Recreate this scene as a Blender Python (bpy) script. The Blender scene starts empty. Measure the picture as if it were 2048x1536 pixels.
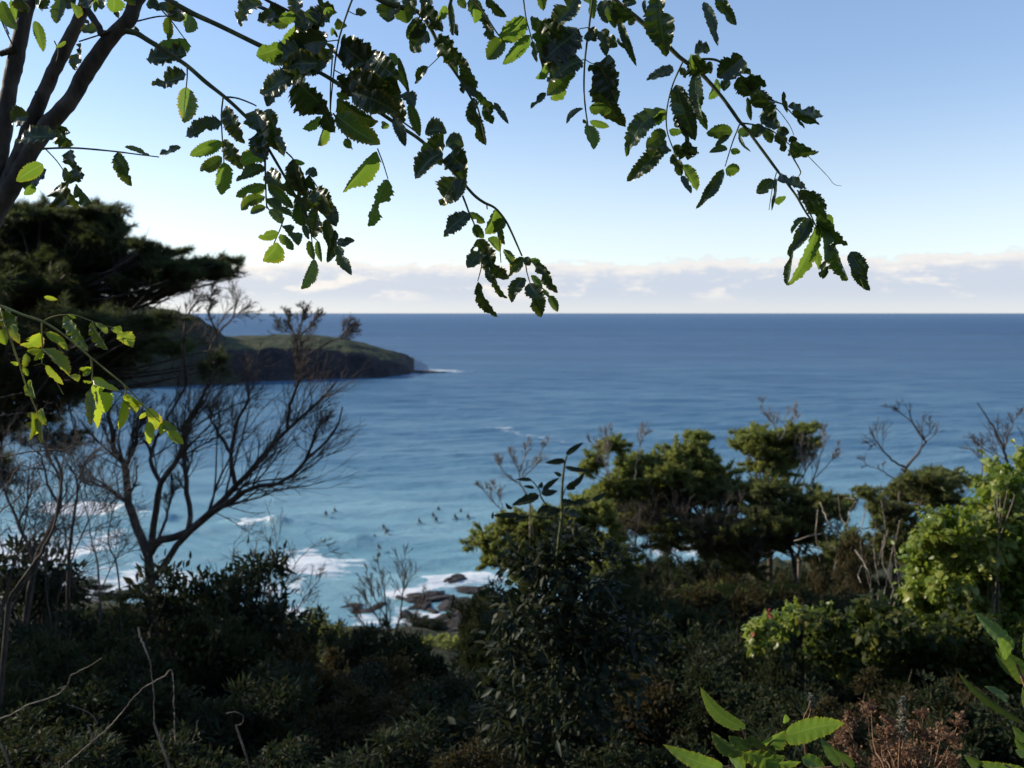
import bpy, math, random
import numpy as np
from mathutils import Vector

rng = np.random.default_rng(7)
random.seed(7)
R = math.radians
sc = bpy.context.scene
COL = sc.collection

# ------------------------------------------------------------------ camera
H = 40.0                                  # eye height above the sea
F = 1593.0                                # focal length in photo pixels (2048 wide)
PITCH = math.atan(142.0 / F)              # horizon lies 142 px above the middle
cam_d = bpy.data.cameras.new("camera")
cam = bpy.data.objects.new("camera", cam_d)
COL.objects.link(cam)
cam.location = (0, 0, H)
cam.rotation_euler = (R(90) - PITCH, 0, 0)
cam_d.sensor_width = 36.0
cam_d.lens = 36.0 * F / 2048.0
cam_d.clip_start = 0.05
cam_d.clip_end = 200000.0
cam_d.dof.use_dof = True
cam_d.dof.focus_distance = 1.62
cam_d.dof.aperture_fstop = 5.8
sc.camera = cam

# ------------------------------------------------------------------ light
SUN_EL, SUN_AZ = R(23.0), R(-74.0)        # azimuth measured from the view direction, left is negative
SUN = np.array([math.sin(SUN_AZ) * math.cos(SUN_EL), math.cos(SUN_AZ) * math.cos(SUN_EL), math.sin(SUN_EL)])
sun_d = bpy.data.lights.new("sun", 'SUN')
sun_d.energy = 3.2
sun_d.angle = R(0.5)
sun_d.color = (1.0, 0.90, 0.74)
sun = bpy.data.objects.new("sun", sun_d)
COL.objects.link(sun)
sun.rotation_euler = Vector(-SUN).to_track_quat('-Z', 'Y').to_euler()
sun.location = (-30, 10, 60)

sc.view_settings.view_transform = 'Standard'
sc.view_settings.look = 'None'
sc.view_settings.exposure = 0.9
sc.view_settings.gamma = 1.0
sc.view_settings.use_curve_mapping = False
sc.render.engine = 'CYCLES'
sc.cycles.use_denoising = True
sc.cycles.max_bounces = 8
sc.cycles.transparent_max_bounces = 8

world = bpy.data.worlds.new("World")
sc.world = world
world.use_nodes = True


class NT:
    """small helper for node trees"""
    def __init__(self, tree):
        self.t = tree
        tree.nodes.clear()

    def n(self, kind, **kw):
        nd = self.t.nodes.new(kind)
        for k, v in kw.items():
            if k == 'i':
                for kk, vv in v.items():
                    if isinstance(vv, bpy.types.NodeSocket):
                        self.t.links.new(vv, nd.inputs[kk])
                    else:
                        nd.inputs[kk].default_value = vv
            else:
                setattr(nd, k, v)
        return nd

    def link(self, a, b):
        self.t.links.new(a, b)

    def math(self, op, a, b=0.0, c=0.0, clamp=False):
        nd = self.t.nodes.new('ShaderNodeMath')
        nd.operation = op
        nd.use_clamp = clamp
        for i, v in enumerate((a, b, c)):
            if isinstance(v, bpy.types.NodeSocket):
                self.t.links.new(v, nd.inputs[i])
            else:
                nd.inputs[i].default_value = v
        return nd.outputs[0]

    def mix(self, f, a, b):
        nd = self.t.nodes.new('ShaderNodeMix')
        nd.data_type = 'RGBA'
        for i, v in ((0, f), (6, a), (7, b)):
            if isinstance(v, bpy.types.NodeSocket):
                self.t.links.new(v, nd.inputs[i])
            else:
                nd.inputs[i].default_value = v if i == 0 else (*v[:3], 1.0)
        return nd.outputs[2]

    def ramp(self, f, lo, hi):
        nd = self.t.nodes.new('ShaderNodeMapRange')
        nd.interpolation_type = 'SMOOTHSTEP'
        if isinstance(f, bpy.types.NodeSocket):
            self.t.links.new(f, nd.inputs[0])
        nd.inputs[1].default_value = lo
        nd.inputs[2].default_value = hi
        return nd.outputs[0]

    def noise(self, vec, scale, detail=4.0, rough=0.55, dist=0.0):
        nd = self.t.nodes.new('ShaderNodeTexNoise')
        if vec is not None:
            self.t.links.new(vec, nd.inputs['Vector'])
        nd.inputs['Scale'].default_value = scale
        nd.inputs['Detail'].default_value = detail
        nd.inputs['Roughness'].default_value = rough
        nd.inputs['Distortion'].default_value = dist
        return nd.outputs[0]


def build_world():
    w = NT(world.node_tree)
    sky = w.n('ShaderNodeTexSky', sky_type='NISHITA')
    sky.sun_disc = False
    sky.sun_elevation = SUN_EL
    sky.sun_rotation = SUN_AZ
    sky.altitude = 0.0
    sky.air_density = 1.0
    sky.dust_density = 0.12
    sky.ozone_density = 3.0
    tc = w.n('ShaderNodeTexCoord')
    sep = w.n('ShaderNodeSeparateXYZ', i={0: tc.outputs['Generated']})
    x, y, z = sep.outputs
    hor = w.math('SQRT', w.math('ADD', w.math('MULTIPLY', x, x), w.math('MULTIPLY', y, y)))
    elev = w.math('DIVIDE', z, w.math('MAXIMUM', hor, 0.001))           # tangent of the elevation
    az = w.math('ARCTAN2', x, y)
    # the low bank of cumulus far out over the sea
    v1 = w.n('ShaderNodeCombineXYZ', i={0: w.math('MULTIPLY', az, 10.0), 1: w.math('MULTIPLY', elev, 32.0), 2: 0.3})
    v2 = w.n('ShaderNodeCombineXYZ', i={0: w.math('MULTIPLY', az, 5.0), 1: 0.0, 2: 4.3})
    n1 = w.noise(v1.outputs[0], 1.3, 8.0, 0.6)
    n2 = w.noise(v2.outputs[0], 2.2, 6.0, 0.62)
    n3 = w.noise(v1.outputs[0], 4.5, 6.0, 0.6)
    top = w.math('MULTIPLY_ADD', n2, 0.036, w.math('MULTIPLY_ADD', az, 0.009, 0.046))
    top = w.math('ADD', top, w.math('MULTIPLY', w.math('SUBTRACT', n3, 0.5), 0.030))
    edge = w.math('SUBTRACT', top, elev)
    body = w.ramp(edge, -0.001, 0.006)
    low = w.ramp(elev, -0.002, 0.03)
    dens = w.math('MULTIPLY', body, w.math('MULTIPLY_ADD', low, 0.28, 0.64))
    puffs = w.ramp(n1, 0.50, 0.64)
    rim = w.math('MULTIPLY', body, w.ramp(edge, 0.022, 0.004))
    bright = w.math('MAXIMUM', w.math('MULTIPLY', rim, 1.0), w.math('MULTIPLY', puffs, w.ramp(elev, 0.008, 0.03)))
    sunside = w.ramp(az, 0.1, -0.75)
    c_low = w.mix(sunside, (2.95, 3.25, 3.85), (3.5, 3.6, 3.95))
    c_hi = w.mix(sunside, (4.5, 4.3, 4.15), (5.0, 4.7, 4.25))
    cloud = w.mix(bright, c_low, c_hi)
    gm = w.n('ShaderNodeGamma', i={0: sky.outputs[0], 1: 0.78})
    hs = w.n('ShaderNodeHueSaturation', i={'Hue': 0.508, 'Value': 1.36, 'Color': gm.outputs[0]})
    w.link(w.math('MULTIPLY_ADD', w.ramp(elev, 0.02, 0.30), 0.40, 0.66), hs.inputs['Saturation'])
    colr = w.mix(dens, hs.outputs[0], cloud)
    bg = w.n('ShaderNodeBackground', i={0: colr, 1: 0.111})
    out = w.n('ShaderNodeOutputWorld', i={0: bg.outputs[0]})


build_world()

# ------------------------------------------------------------------ geometry helpers
CAM = np.array([0.0, 0.0, H])
FW = np.array([0.0, math.cos(PITCH), -math.sin(PITCH)])
UP = np.array([0.0, math.sin(PITCH), math.cos(PITCH)])


def at(px, py, d):
    """the point seen at photo pixel (px, py), d metres ahead of the camera"""
    v = FW + np.array([1.0, 0, 0]) * ((px - 1024.0) / F) + UP * ((768.0 - py) / F)
    return CAM + v * (d / v[1])


def at_z(px, py, z=0.0):
    v = FW + np.array([1.0, 0, 0]) * ((px - 1024.0) / F) + UP * ((768.0 - py) / F)
    return CAM + v * ((z - H) / v[2])


def nrm(a):
    return a / np.maximum(np.linalg.norm(a, axis=-1, keepdims=True), 1e-9)


def vnoise(x, y, seed=0):
    """smooth value noise, numpy"""
    xi, yi = np.floor(x).astype(np.int64), np.floor(y).astype(np.int64)
    xf, yf = x - xi, y - yi
    u, v = xf * xf * (3 - 2 * xf), yf * yf * (3 - 2 * yf)

    def h(a, b):
        n = (a * 374761393 + b * 668265263 + seed * 1442695041) & 0x7fffffff
        n = ((n ^ (n >> 13)) * 1274126177) & 0x7fffffff
        return ((n ^ (n >> 16)) & 0xffff) / 65535.0
    return (h(xi, yi) * (1 - u) + h(xi + 1, yi) * u) * (1 - v) + (h(xi, yi + 1) * (1 - u) + h(xi + 1, yi + 1) * u) * v


def fbm(x, y, seed=0, oct=4, gain=0.5):
    s, a, t = 0.0, 1.0, 0.0
    for o in range(oct):
        s = s + a * vnoise(x * 2 ** o, y * 2 ** o, seed + o * 17)
        t += a
        a *= gain
    return s / t


class MB:
    """collects vertices, faces and two per-vertex attributes; build() links ONE mesh object"""
    def __init__(self):
        self.v, self.q, self.t, self.lc, self.lu, self.n = [], [], [], [], [], 0

    def add(self, V, Q=None, T=None, lc=None, lu=None):
        V = np.asarray(V, float).reshape(-1, 3)
        m = len(V)
        self.v.append(V)
        if Q is not None and len(Q):
            self.q.append(np.asarray(Q).reshape(-1, 4) + self.n)
        if T is not None and len(T):
            self.t.append(np.asarray(T).reshape(-1, 3) + self.n)
        self.lc.append(np.zeros((m, 4)) if lc is None else np.asarray(lc, float))
        self.lu.append(np.zeros((m, 3)) if lu is None else np.asarray(lu, float))
        self.n += m

    def mesh(self, name, mat, smooth=True, origin=None):
        V = np.concatenate(self.v)
        if origin is not None:
            V = V - np.asarray(origin)
        me = bpy.data.meshes.new(name)
        Q = np.concatenate(self.q) if self.q else np.zeros((0, 4), int)
        T = np.concatenate(self.t) if self.t else np.zeros((0, 3), int)
        me.vertices.add(len(V))
        me.vertices.foreach_set('co', V.astype(np.float32).ravel())
        nl = Q.size + T.size
        me.loops.add(nl)
        me.loops.foreach_set('vertex_index', np.concatenate([Q.ravel(), T.ravel()]).astype(np.int32))
        me.polygons.add(len(Q) + len(T))
        st = np.concatenate([np.arange(len(Q)) * 4, Q.size + np.arange(len(T)) * 3]).astype(np.int32)
        me.polygons.foreach_set('loop_start', st)
        me.polygons.foreach_set('use_smooth', np.full(len(st), smooth))
        a = me.attributes.new('lc', 'FLOAT_COLOR', 'POINT')
        a.data.foreach_set('color', np.concatenate(self.lc).astype(np.float32).ravel())
        b = me.attributes.new('lu', 'FLOAT_VECTOR', 'POINT')
        b.data.foreach_set('vector', np.concatenate(self.lu).astype(np.float32).ravel())
        me.update(calc_edges=True)
        me.validate()
        me.materials.append(mat)
        return me

    def build(self, name, mat, parent=None, smooth=True, origin=None):
        if origin is None and parent is not None:
            origin = world_loc(parent)
        me = self.mesh(name, mat, smooth, origin)
        o = bpy.data.objects.new(name, me)
        COL.objects.link(o)
        if parent is not None:
            o.parent = parent
        elif origin is not None:
            o.location = origin
        return o


def world_loc(o):
    p = np.array(o.location)
    while o.parent is not None:
        o = o.parent
        p = p + np.array(o.location)
    return p


def tag(o, label=None, cat=None, group=None, kind=None):
    if label:
        o['label'] = label
    if cat:
        o['category'] = cat
    if group:
        o['group'] = group
    if kind:
        o['kind'] = kind
    return o


def empty(name, loc, label=None, cat=None, group=None):
    o = bpy.data.objects.new(name, None)
    o.empty_display_size = 0.1
    COL.objects.link(o)
    o.location = tuple(float(c) for c in loc)
    return tag(o, label, cat, group)


def copy_tree(o, parent=None):
    c = o.copy()
    COL.objects.link(c)
    if parent is not None:
        c.parent = parent
    for ch in list(o.children):
        copy_tree(ch, c)
    return c


def smooth_line(P, n):
    """Catmull-Rom through the points, n samples"""
    P = np.asarray(P, float)
    if len(P) == 2:
        t = np.linspace(0, 1, n)[:, None]
        return P[0] * (1 - t) + P[1] * t
    E = np.vstack([2 * P[0] - P[1], P, 2 * P[-1] - P[-2]])
    out = []
    for t in np.linspace(0, len(P) - 1 - 1e-6, n):
        i = int(t)
        f = t - i
        a, b, c, d = E[i], E[i + 1], E[i + 2], E[i + 3]
        out.append(0.5 * (2 * b + (c - a) * f + (2 * a - 5 * b + 4 * c - d) * f * f + (3 * b - a - 3 * c + d) * f ** 3))
    return np.array(out)


def tubes(mb, P, Rd, sides=5, lc=None):
    """P (N,n,3) centre lines, Rd (N,n) radii -> tubes in mb"""
    P = np.asarray(P, float)
    Rd = np.asarray(Rd, float)
    if P.ndim == 2:
        P, Rd = P[None], Rd[None]
    N, n, _ = P.shape
    T = np.gradient(P, axis=1)
    T = nrm(T)
    mean = nrm(P[:, -1] - P[:, 0])
    ref = np.where(np.abs(mean[:, 2:3]) < 0.8, np.array([[0, 0, 1.0]]), np.array([[1.0, 0, 0]]))
    A = nrm(np.cross(T, ref[:, None, :]))
    B = np.cross(T, A)
    ang = np.arange(sides) * 2 * math.pi / sides
    V = P[:, :, None, :] + Rd[:, :, None, None] * (A[:, :, None, :] * np.cos(ang)[None, None, :, None] + B[:, :, None, :] * np.sin(ang)[None, None, :, None])
    idx = np.arange(N * n * sides).reshape(N, n, sides)
    a = idx[:, :-1, :]
    b = idx[:, 1:, :]
    Q = np.stack([a, np.roll(a, -1, 2), np.roll(b, -1, 2), b], -1).reshape(-1, 4)
    L = np.zeros((N, n, sides, 4))
    L[..., 0] = rng.random((N, 1, 1))
    mb.add(V.reshape(-1, 3), Q, None, L.reshape(-1, 4))


def limb(mb, pts, r0, r1, n=None, sides=7, wob=0.0):
    n = n or max(6, len(pts) * 5)
    P = smooth_line(pts, n)
    if wob:
        P = P + rng.normal(0, wob, P.shape)
    t = np.linspace(0, 1, n)
    rad = r0 + (r1 - r0) * t
    rad = rad * (1 + 0.10 * np.sin(t * 37 + rng.random() * 6) * (rng.random(n)))
    tubes(mb, P, rad, sides)
    return P


def sprout(P, Rd, per, lmin, lmax, spread, upw, n=6, t0=0.2, rf=0.5, curl=0.25, bias=None):
    """children twigs of the lines P (N,n,3): returns (M,n,3), (M,n)"""
    N, m, _ = P.shape
    M = N * per
    ip = np.repeat(np.arange(N), per)
    t = t0 + (0.98 - t0) * rng.random(M)
    f = t * (m - 1)
    i = np.minimum(f.astype(int), m - 2)
    fr = (f - i)[:, None]
    base = P[ip, i] * (1 - fr) + P[ip, i + 1] * fr
    tan = nrm(P[ip, i + 1] - P[ip, i])
    r = Rd[ip, i] * rf
    L = np.linalg.norm(P[ip, -1] - P[ip, 0], axis=1) * (lmin + (lmax - lmin) * rng.random(M)) * (1.1 - 0.5 * t)
    d = nrm(tan + spread * nrm(rng.normal(size=(M, 3))) + np.array([0, 0, upw]))
    if bias is not None:
        d = nrm(d + np.asarray(bias))
    out = np.zeros((M, n, 3))
    out[:, 0] = base
    p = base.copy()
    step = (L / (n - 1))[:, None]
    for k in range(1, n):
        d = nrm(d + curl * 0.5 * rng.normal(size=(M, 3)) + np.array([0, 0, upw * 0.25]))
        p = p + d * step
        out[:, k] = p
    rad = r[:, None] * np.linspace(1, 0.35, n)[None, :]
    return out, rad


# ---- leaves in bulk
OVAL = (np.array([[0, 0, 0], [-.5, .38, .10], [.5, .38, .10], [0, .45, 0], [-.3, .75, .05], [.3, .75, .05], [0, 1, -.04]]),
        np.array([[0, 3, 1], [0, 2, 3], [1, 3, 4], [3, 6, 4], [2, 5, 3], [3, 5, 6]]))
HEART = (np.array([[0, 0, 0], [-.30, -.14, .05], [.30, -.14, .05], [-.52, .18, .12], [.52, .18, .12], [0, .35, -.02], [-.36, .58, .05], [.36, .58, .05], [0, 1.0, -.14]]),
         np.array([[0, 1, 3], [0, 3, 5], [0, 4, 2], [0, 5, 4], [3, 6, 5], [4, 5, 7], [5, 6, 8], [5, 8, 7]]))
NEEDLE = (np.array([[-.5, 0, 0], [.5, 0, 0], [0, 1, -.12]]), np.array([[0, 1, 2]]))
BLADE = (np.array([[-.25, 0, 0], [.25, 0, 0], [.5, .5, 0], [-.5, .5, 0], [0, 1, -.1]]), np.array([[0, 1, 2], [0, 2, 3], [3, 2, 4]]))


def leaves(mb, base, axis, normal, length, width, tmpl, tone=None, yel=None):
    V0, T0 = tmpl
    N = len(base)
    axis = nrm(axis)
    side = nrm(np.cross(axis, normal))
    nor = np.cross(side, axis)
    V = base[:, None, :] + side[:, None, :] * (V0[None, :, 0:1] * width[:, None, None]) + axis[:, None, :] * (V0[None, :, 1:2] * length[:, None, None]) \
        + nor[:, None, :] * (V0[None, :, 2:3] * length[:, None, None])
    k = len(V0)
    T = (T0[None] + (np.arange(N) * k)[:, None, None]).reshape(-1, 3)
    lc = np.zeros((N, k, 4))
    lc[..., 0] = (rng.random(N) if tone is None else tone)[:, None]
    lc[..., 1] = (rng.random(N) ** 3 if yel is None else yel)[:, None]
    lu = np.zeros((N, k, 3))
    lu[..., 0] = V0[None, :, 0] * 2
    lu[..., 1] = V0[None, :, 1]
    mb.add(V.reshape(-1, 3), None, T, lc.reshape(-1, 4), lu.reshape(-1, 3))


def tufted(centers, radii, n_tufts, n_leaf, tuft=0.33, flat=0.75):
    """points gathered in tufts inside ellipsoids; returns positions and outward directions"""
    C, Rr = np.asarray(centers, float), np.asarray(radii, float)
    w = np.prod(Rr, axis=1) ** (2 / 3)
    pick = rng.choice(len(C), n_tufts, p=w / w.sum())
    d = nrm(rng.normal(size=(n_tufts, 3)))
    rr = rng.random((n_tufts, 1)) ** 0.4
    tc = C[pick] + d * rr * Rr[pick] * (0.85 + .5 * rng.random((n_tufts, 1)) ** 6)
    ts = Rr[pick].mean(axis=1) * tuft * (0.5 + rng.random(n_tufts))
    ti = rng.integers(0, n_tufts, n_leaf)
    off = rng.normal(size=(n_leaf, 3)) * 0.5
    off[:, 2] *= flat
    pos = tc[ti] + off * ts[ti][:, None]
    out = nrm(off + d[ti] * 0.6)
    tone = rng.random(n_tufts)[ti] * 0.6 + rng.random(n_leaf) * 0.4
    return pos, out, tone


def sprays(C, Rr, n_leaf, per=12, lift=.25, spread=.6):
    """leafy twigs radiating from every clump: leaf positions, axes, tones and the twigs themselves"""
    N = len(C) * per
    c, r = np.repeat(C, per, 0), np.repeat(Rr, per, 0)
    d = nrm(rng.normal(size=(N, 3)) + np.array([0, 0, lift]))
    L = .55 + .95 * rng.random((N, 1)) ** 1.4
    b = c + rng.normal(size=(N, 3)) * .22 * r
    v = d * r * L
    bend = rng.normal(size=(N, 3)) * .14 * r + np.array([0, 0, .12]) * r
    ts = np.linspace(0, 1, 6)[None, :, None]
    P = b[:, None] + v[:, None] * ts + bend[:, None] * ts ** 2
    w = np.linalg.norm(v, axis=1) * r.mean(axis=1) ** .5
    i = rng.choice(N, n_leaf, p=w / w.sum())
    t = (.15 + .87 * rng.random(n_leaf) ** .7)[:, None]
    pos = b[i] + v[i] * t + bend[i] * t ** 2 + rng.normal(size=(n_leaf, 3)) * (.07 * r.mean(axis=1)[i])[:, None]
    ax = nrm(nrm(v)[i] + rng.normal(size=(n_leaf, 3)) * spread)
    tone = rng.random(N)[i] * .6 + rng.random(n_leaf) * .4
    return pos, ax, tone, P


# ------------------------------------------------------------------ materials
def new_mat(name):
    m = bpy.data.materials.new(name)
    m.use_nodes = True
    return m, NT(m.node_tree)


def leaf_mat(name, ca, cb, yel, trans, tf=0.4, rough=0.45, spec=0.3):
    m, w = new_mat(name)
    at_ = w.n('ShaderNodeAttribute', attribute_name='lc')
    s = w.n('ShaderNodeSeparateColor', i={0: at_.outputs['Color']})
    c = w.mix(s.outputs[0], ca, cb)
    c = w.mix(w.math('MULTIPLY', s.outputs[1], 0.8), c, yel)
    p = w.n('ShaderNodeBsdfPrincipled', i={'Base Color': c, 'Roughness': rough, 'Specular IOR Level': spec})
    tc = w.mix(s.outputs[1], trans, tuple(min(1, a * 1.5) for a in yel))
    t = w.n('ShaderNodeBsdfTranslucent', i={'Color': tc})
    mx = w.n('ShaderNodeMixShader', i={0: tf, 1: p.outputs[0], 2: t.outputs[0]})
    w.n('ShaderNodeOutputMaterial', i={0: mx.outputs[0]})
    return m


def hero_leaf_mat(name, ca, cb, yel, trans, tf=0.45, teeth=9.0):
    """large leaves seen close: midrib, side veins, blotches and yellowed margins"""
    m, w = new_mat(name)
    a1 = w.n('ShaderNodeAttribute', attribute_name='lc')
    a2 = w.n('ShaderNodeAttribute', attribute_name='lu')
    s = w.n('ShaderNodeSeparateColor', i={0: a1.outputs['Color']})
    q = w.n('ShaderNodeSeparateXYZ', i={0: a2.outputs['Vector']})
    tone, yl = s.outputs[0], s.outputs[1]
    u = w.math('ABSOLUTE', q.outputs[0])
    t = q.outputs[1]
    ob = w.n('ShaderNodeTexCoord').outputs['Object']
    n1 = w.noise(ob, 55.0, 4.0)
    n2 = w.noise(ob, 320.0, 3.0)
    mid = w.ramp(u, 0.09, 0.03)
    lat = w.math('FRACT', w.math('MULTIPLY_ADD', t, teeth, w.math('MULTIPLY', u, -1.7)))
    lat = w.math('ABSOLUTE', w.math('SUBTRACT', lat, 0.5))
    lat = w.math('MULTIPLY', w.ramp(lat, 0.10, 0.0), w.ramp(u, 1.0, 0.55))
    vein = w.math('MAXIMUM', mid, w.math('MULTIPLY', lat, 0.6))
    c = w.mix(w.math('MULTIPLY_ADD', n1, 0.6, w.math('MULTIPLY', tone, 0.5)), ca, cb)
    c = w.mix(w.math('MULTIPLY', n2, 0.25), c, cb)
    edge = w.math('ADD', w.math('ADD', w.math('POWER', u, 3.0), w.math('MULTIPLY', w.math('POWER', t, 4.0), 0.7)), w.math('SUBTRACT', n1, 0.62))
    ym = w.math('MULTIPLY', w.ramp(edge, 0.1, 1.0), yl, clamp=True)
    c = w.mix(ym, c, yel)
    brown = w.ramp(w.math('ADD', edge, w.math('MULTIPLY', yl, 0.5)), 1.25, 1.55)
    c = w.mix(brown, c, (0.09, 0.045, 0.02))
    cv = w.mix(w.math('MULTIPLY', vein, 0.55), c, (0.16, 0.22, 0.07))
    bh = w.math('ADD', w.math('MULTIPLY', vein, -1.0), w.math('MULTIPLY', n2, 0.4))
    bp = w.n('ShaderNodeBump', i={'Strength': 0.3, 'Distance': 0.0008, 'Height': bh})
    p = w.n('ShaderNodeBsdfPrincipled', i={'Base Color': cv, 'Roughness': 0.36, 'Specular IOR Level': 0.5, 'Normal': bp.outputs[0]})
    tc = w.mix(w.math('MULTIPLY', tone, 0.6), trans, tuple(x * 0.55 for x in trans))
    tc = w.mix(ym, tc, (0.62, 0.42, 0.03))
    tc = w.mix(brown, tc, (0.10, 0.04, 0.01))
    tc = w.mix(w.math('MULTIPLY', vein, 0.35), tc, (0.42, 0.5, 0.12))
    tr = w.n('ShaderNodeBsdfTranslucent', i={'Color': tc})
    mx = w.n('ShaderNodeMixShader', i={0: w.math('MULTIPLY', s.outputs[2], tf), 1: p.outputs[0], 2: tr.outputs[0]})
    w.n('ShaderNodeOutputMaterial', i={0: mx.outputs[0]})
    return m


def bark_mat(name, ca, cb, scale=40.0, bump=0.6):
    m, w = new_mat(name)
    ob = w.n('ShaderNodeTexCoord').outputs['Object']
    mp = w.n('ShaderNodeMapping', i={0: ob, 'Scale': (1, 1, 0.25)})
    n1 = w.noise(mp.outputs[0], scale, 6.0, 0.65)
    n2 = w.noise(ob, scale * 0.2, 3.0)
    c = w.mix(w.ramp(n1, 0.3, 0.7), ca, cb)
    c = w.mix(w.math('MULTIPLY', w.ramp(n2, 0.52, 0.66), 0.6), c, tuple(min(1, x * 1.8) for x in cb))
    bp = w.n('ShaderNodeBump', i={'Strength': bump, 'Distance': 0.3 / scale, 'Height': n1})
    p = w.n('ShaderNodeBsdfPrincipled', i={'Base Color': c, 'Roughness': 0.75, 'Specular IOR Level': 0.25, 'Normal': bp.outputs[0]})
    w.n('ShaderNodeOutputMaterial', i={0: p.outputs[0]})
    return m


M = {}
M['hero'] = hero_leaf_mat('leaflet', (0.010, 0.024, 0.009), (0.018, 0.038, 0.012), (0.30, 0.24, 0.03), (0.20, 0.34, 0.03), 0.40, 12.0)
M['hero_painted_sun'] = hero_leaf_mat('leaflet_painted_sun', (0.06, 0.10, 0.02), (0.09, 0.13, 0.025), (0.42, 0.32, 0.04), (0.42, 0.55, 0.03), 0.5, 12.0)  # leaflet copy with sunlight put into a paler, yellower colour
M['broad'] = hero_leaf_mat('broad_leaf', (0.038, 0.080, 0.026), (0.062, 0.110, 0.040), (0.34, 0.32, 0.05), (0.25, 0.40, 0.045), 0.36, 12.0)
M['bark'] = bark_mat('grey_bark', (0.045, 0.036, 0.031), (0.10, 0.083, 0.07), 60.0)
M['green_stem'] = bark_mat('green_stem', (0.06, 0.07, 0.03), (0.11, 0.12, 0.05), 90.0, 0.3)
M['yellow_stem'] = bark_mat('yellow_stem', (0.22, 0.20, 0.06), (0.32, 0.28, 0.10), 90.0, 0.3)
M['red_stem'] = bark_mat('reddish_stem', (0.16, 0.08, 0.05), (0.24, 0.15, 0.09), 90.0, 0.3)
M['twig'] = bark_mat('bare_twig', (0.045, 0.036, 0.030), (0.10, 0.08, 0.065), 14.0)
M['dead'] = bark_mat('dead_stem', (0.13, 0.105, 0.085), (0.27, 0.23, 0.185), 30.0)
M['casuarina'] = leaf_mat('she_oak_needles', (0.017, 0.026, 0.012), (0.038, 0.050, 0.020), (0.08, 0.075, 0.03), (0.12, 0.16, 0.04), 0.32, 0.6, 0.2)
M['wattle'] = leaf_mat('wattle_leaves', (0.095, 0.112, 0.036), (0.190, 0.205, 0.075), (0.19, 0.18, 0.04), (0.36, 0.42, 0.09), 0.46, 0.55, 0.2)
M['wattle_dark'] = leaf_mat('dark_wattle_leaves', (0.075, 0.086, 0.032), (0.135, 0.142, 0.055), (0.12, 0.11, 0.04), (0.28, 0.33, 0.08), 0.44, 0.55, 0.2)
M['scrub'] = leaf_mat('scrub_leaves', (0.014, 0.025, 0.012), (0.029, 0.044, 0.019), (0.05, 0.04, 0.018), (0.05, 0.07, 0.02), 0.25, 0.6, 0.1)
M['scrub_olive'] = leaf_mat('olive_scrub_leaves', (0.022, 0.022, 0.012), (0.046, 0.042, 0.020), (0.08, 0.05, 0.02), (0.08, 0.075, 0.02), 0.28, 0.6, 0.1)
M['big'] = leaf_mat('dark_broad_leaves', (0.012, 0.020, 0.013), (0.024, 0.034, 0.019), (0.05, 0.05, 0.02), (0.04, 0.06, 0.02), 0.2, 0.5, 0.15)
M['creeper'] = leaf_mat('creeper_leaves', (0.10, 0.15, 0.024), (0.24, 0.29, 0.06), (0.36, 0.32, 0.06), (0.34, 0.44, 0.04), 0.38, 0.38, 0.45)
M['creeper_painted_shade'] = leaf_mat('creeper_leaves_painted_shade', (0.018, 0.028, 0.010), (0.035, 0.05, 0.014), (0.2, 0.19, 0.03), (0.14, 0.19, 0.03), 0.36, 0.5, 0.15)  # darker copy of the creeper leaves, shade put into the colour
M['dry'] = leaf_mat('dried_flower_heads', (0.095, 0.046, 0.026), (0.17, 0.088, 0.050), (0.30, 0.22, 0.14), (0.20, 0.09, 0.05), 0.25, 0.8, 0.1)
M['grey_dry'] = leaf_mat('grey_seed_heads', (0.10, 0.10, 0.08), (0.18, 0.17, 0.14), (0.3, 0.3, 0.2), (0.2, 0.2, 0.15), 0.2, 0.8, 0.1)
M['flower'] = leaf_mat('pink_petals', (0.40, 0.07, 0.08), (0.45, 0.14, 0.09), (0.6, 0.2, 0.1), (0.6, 0.1, 0.08), 0.4)


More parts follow.
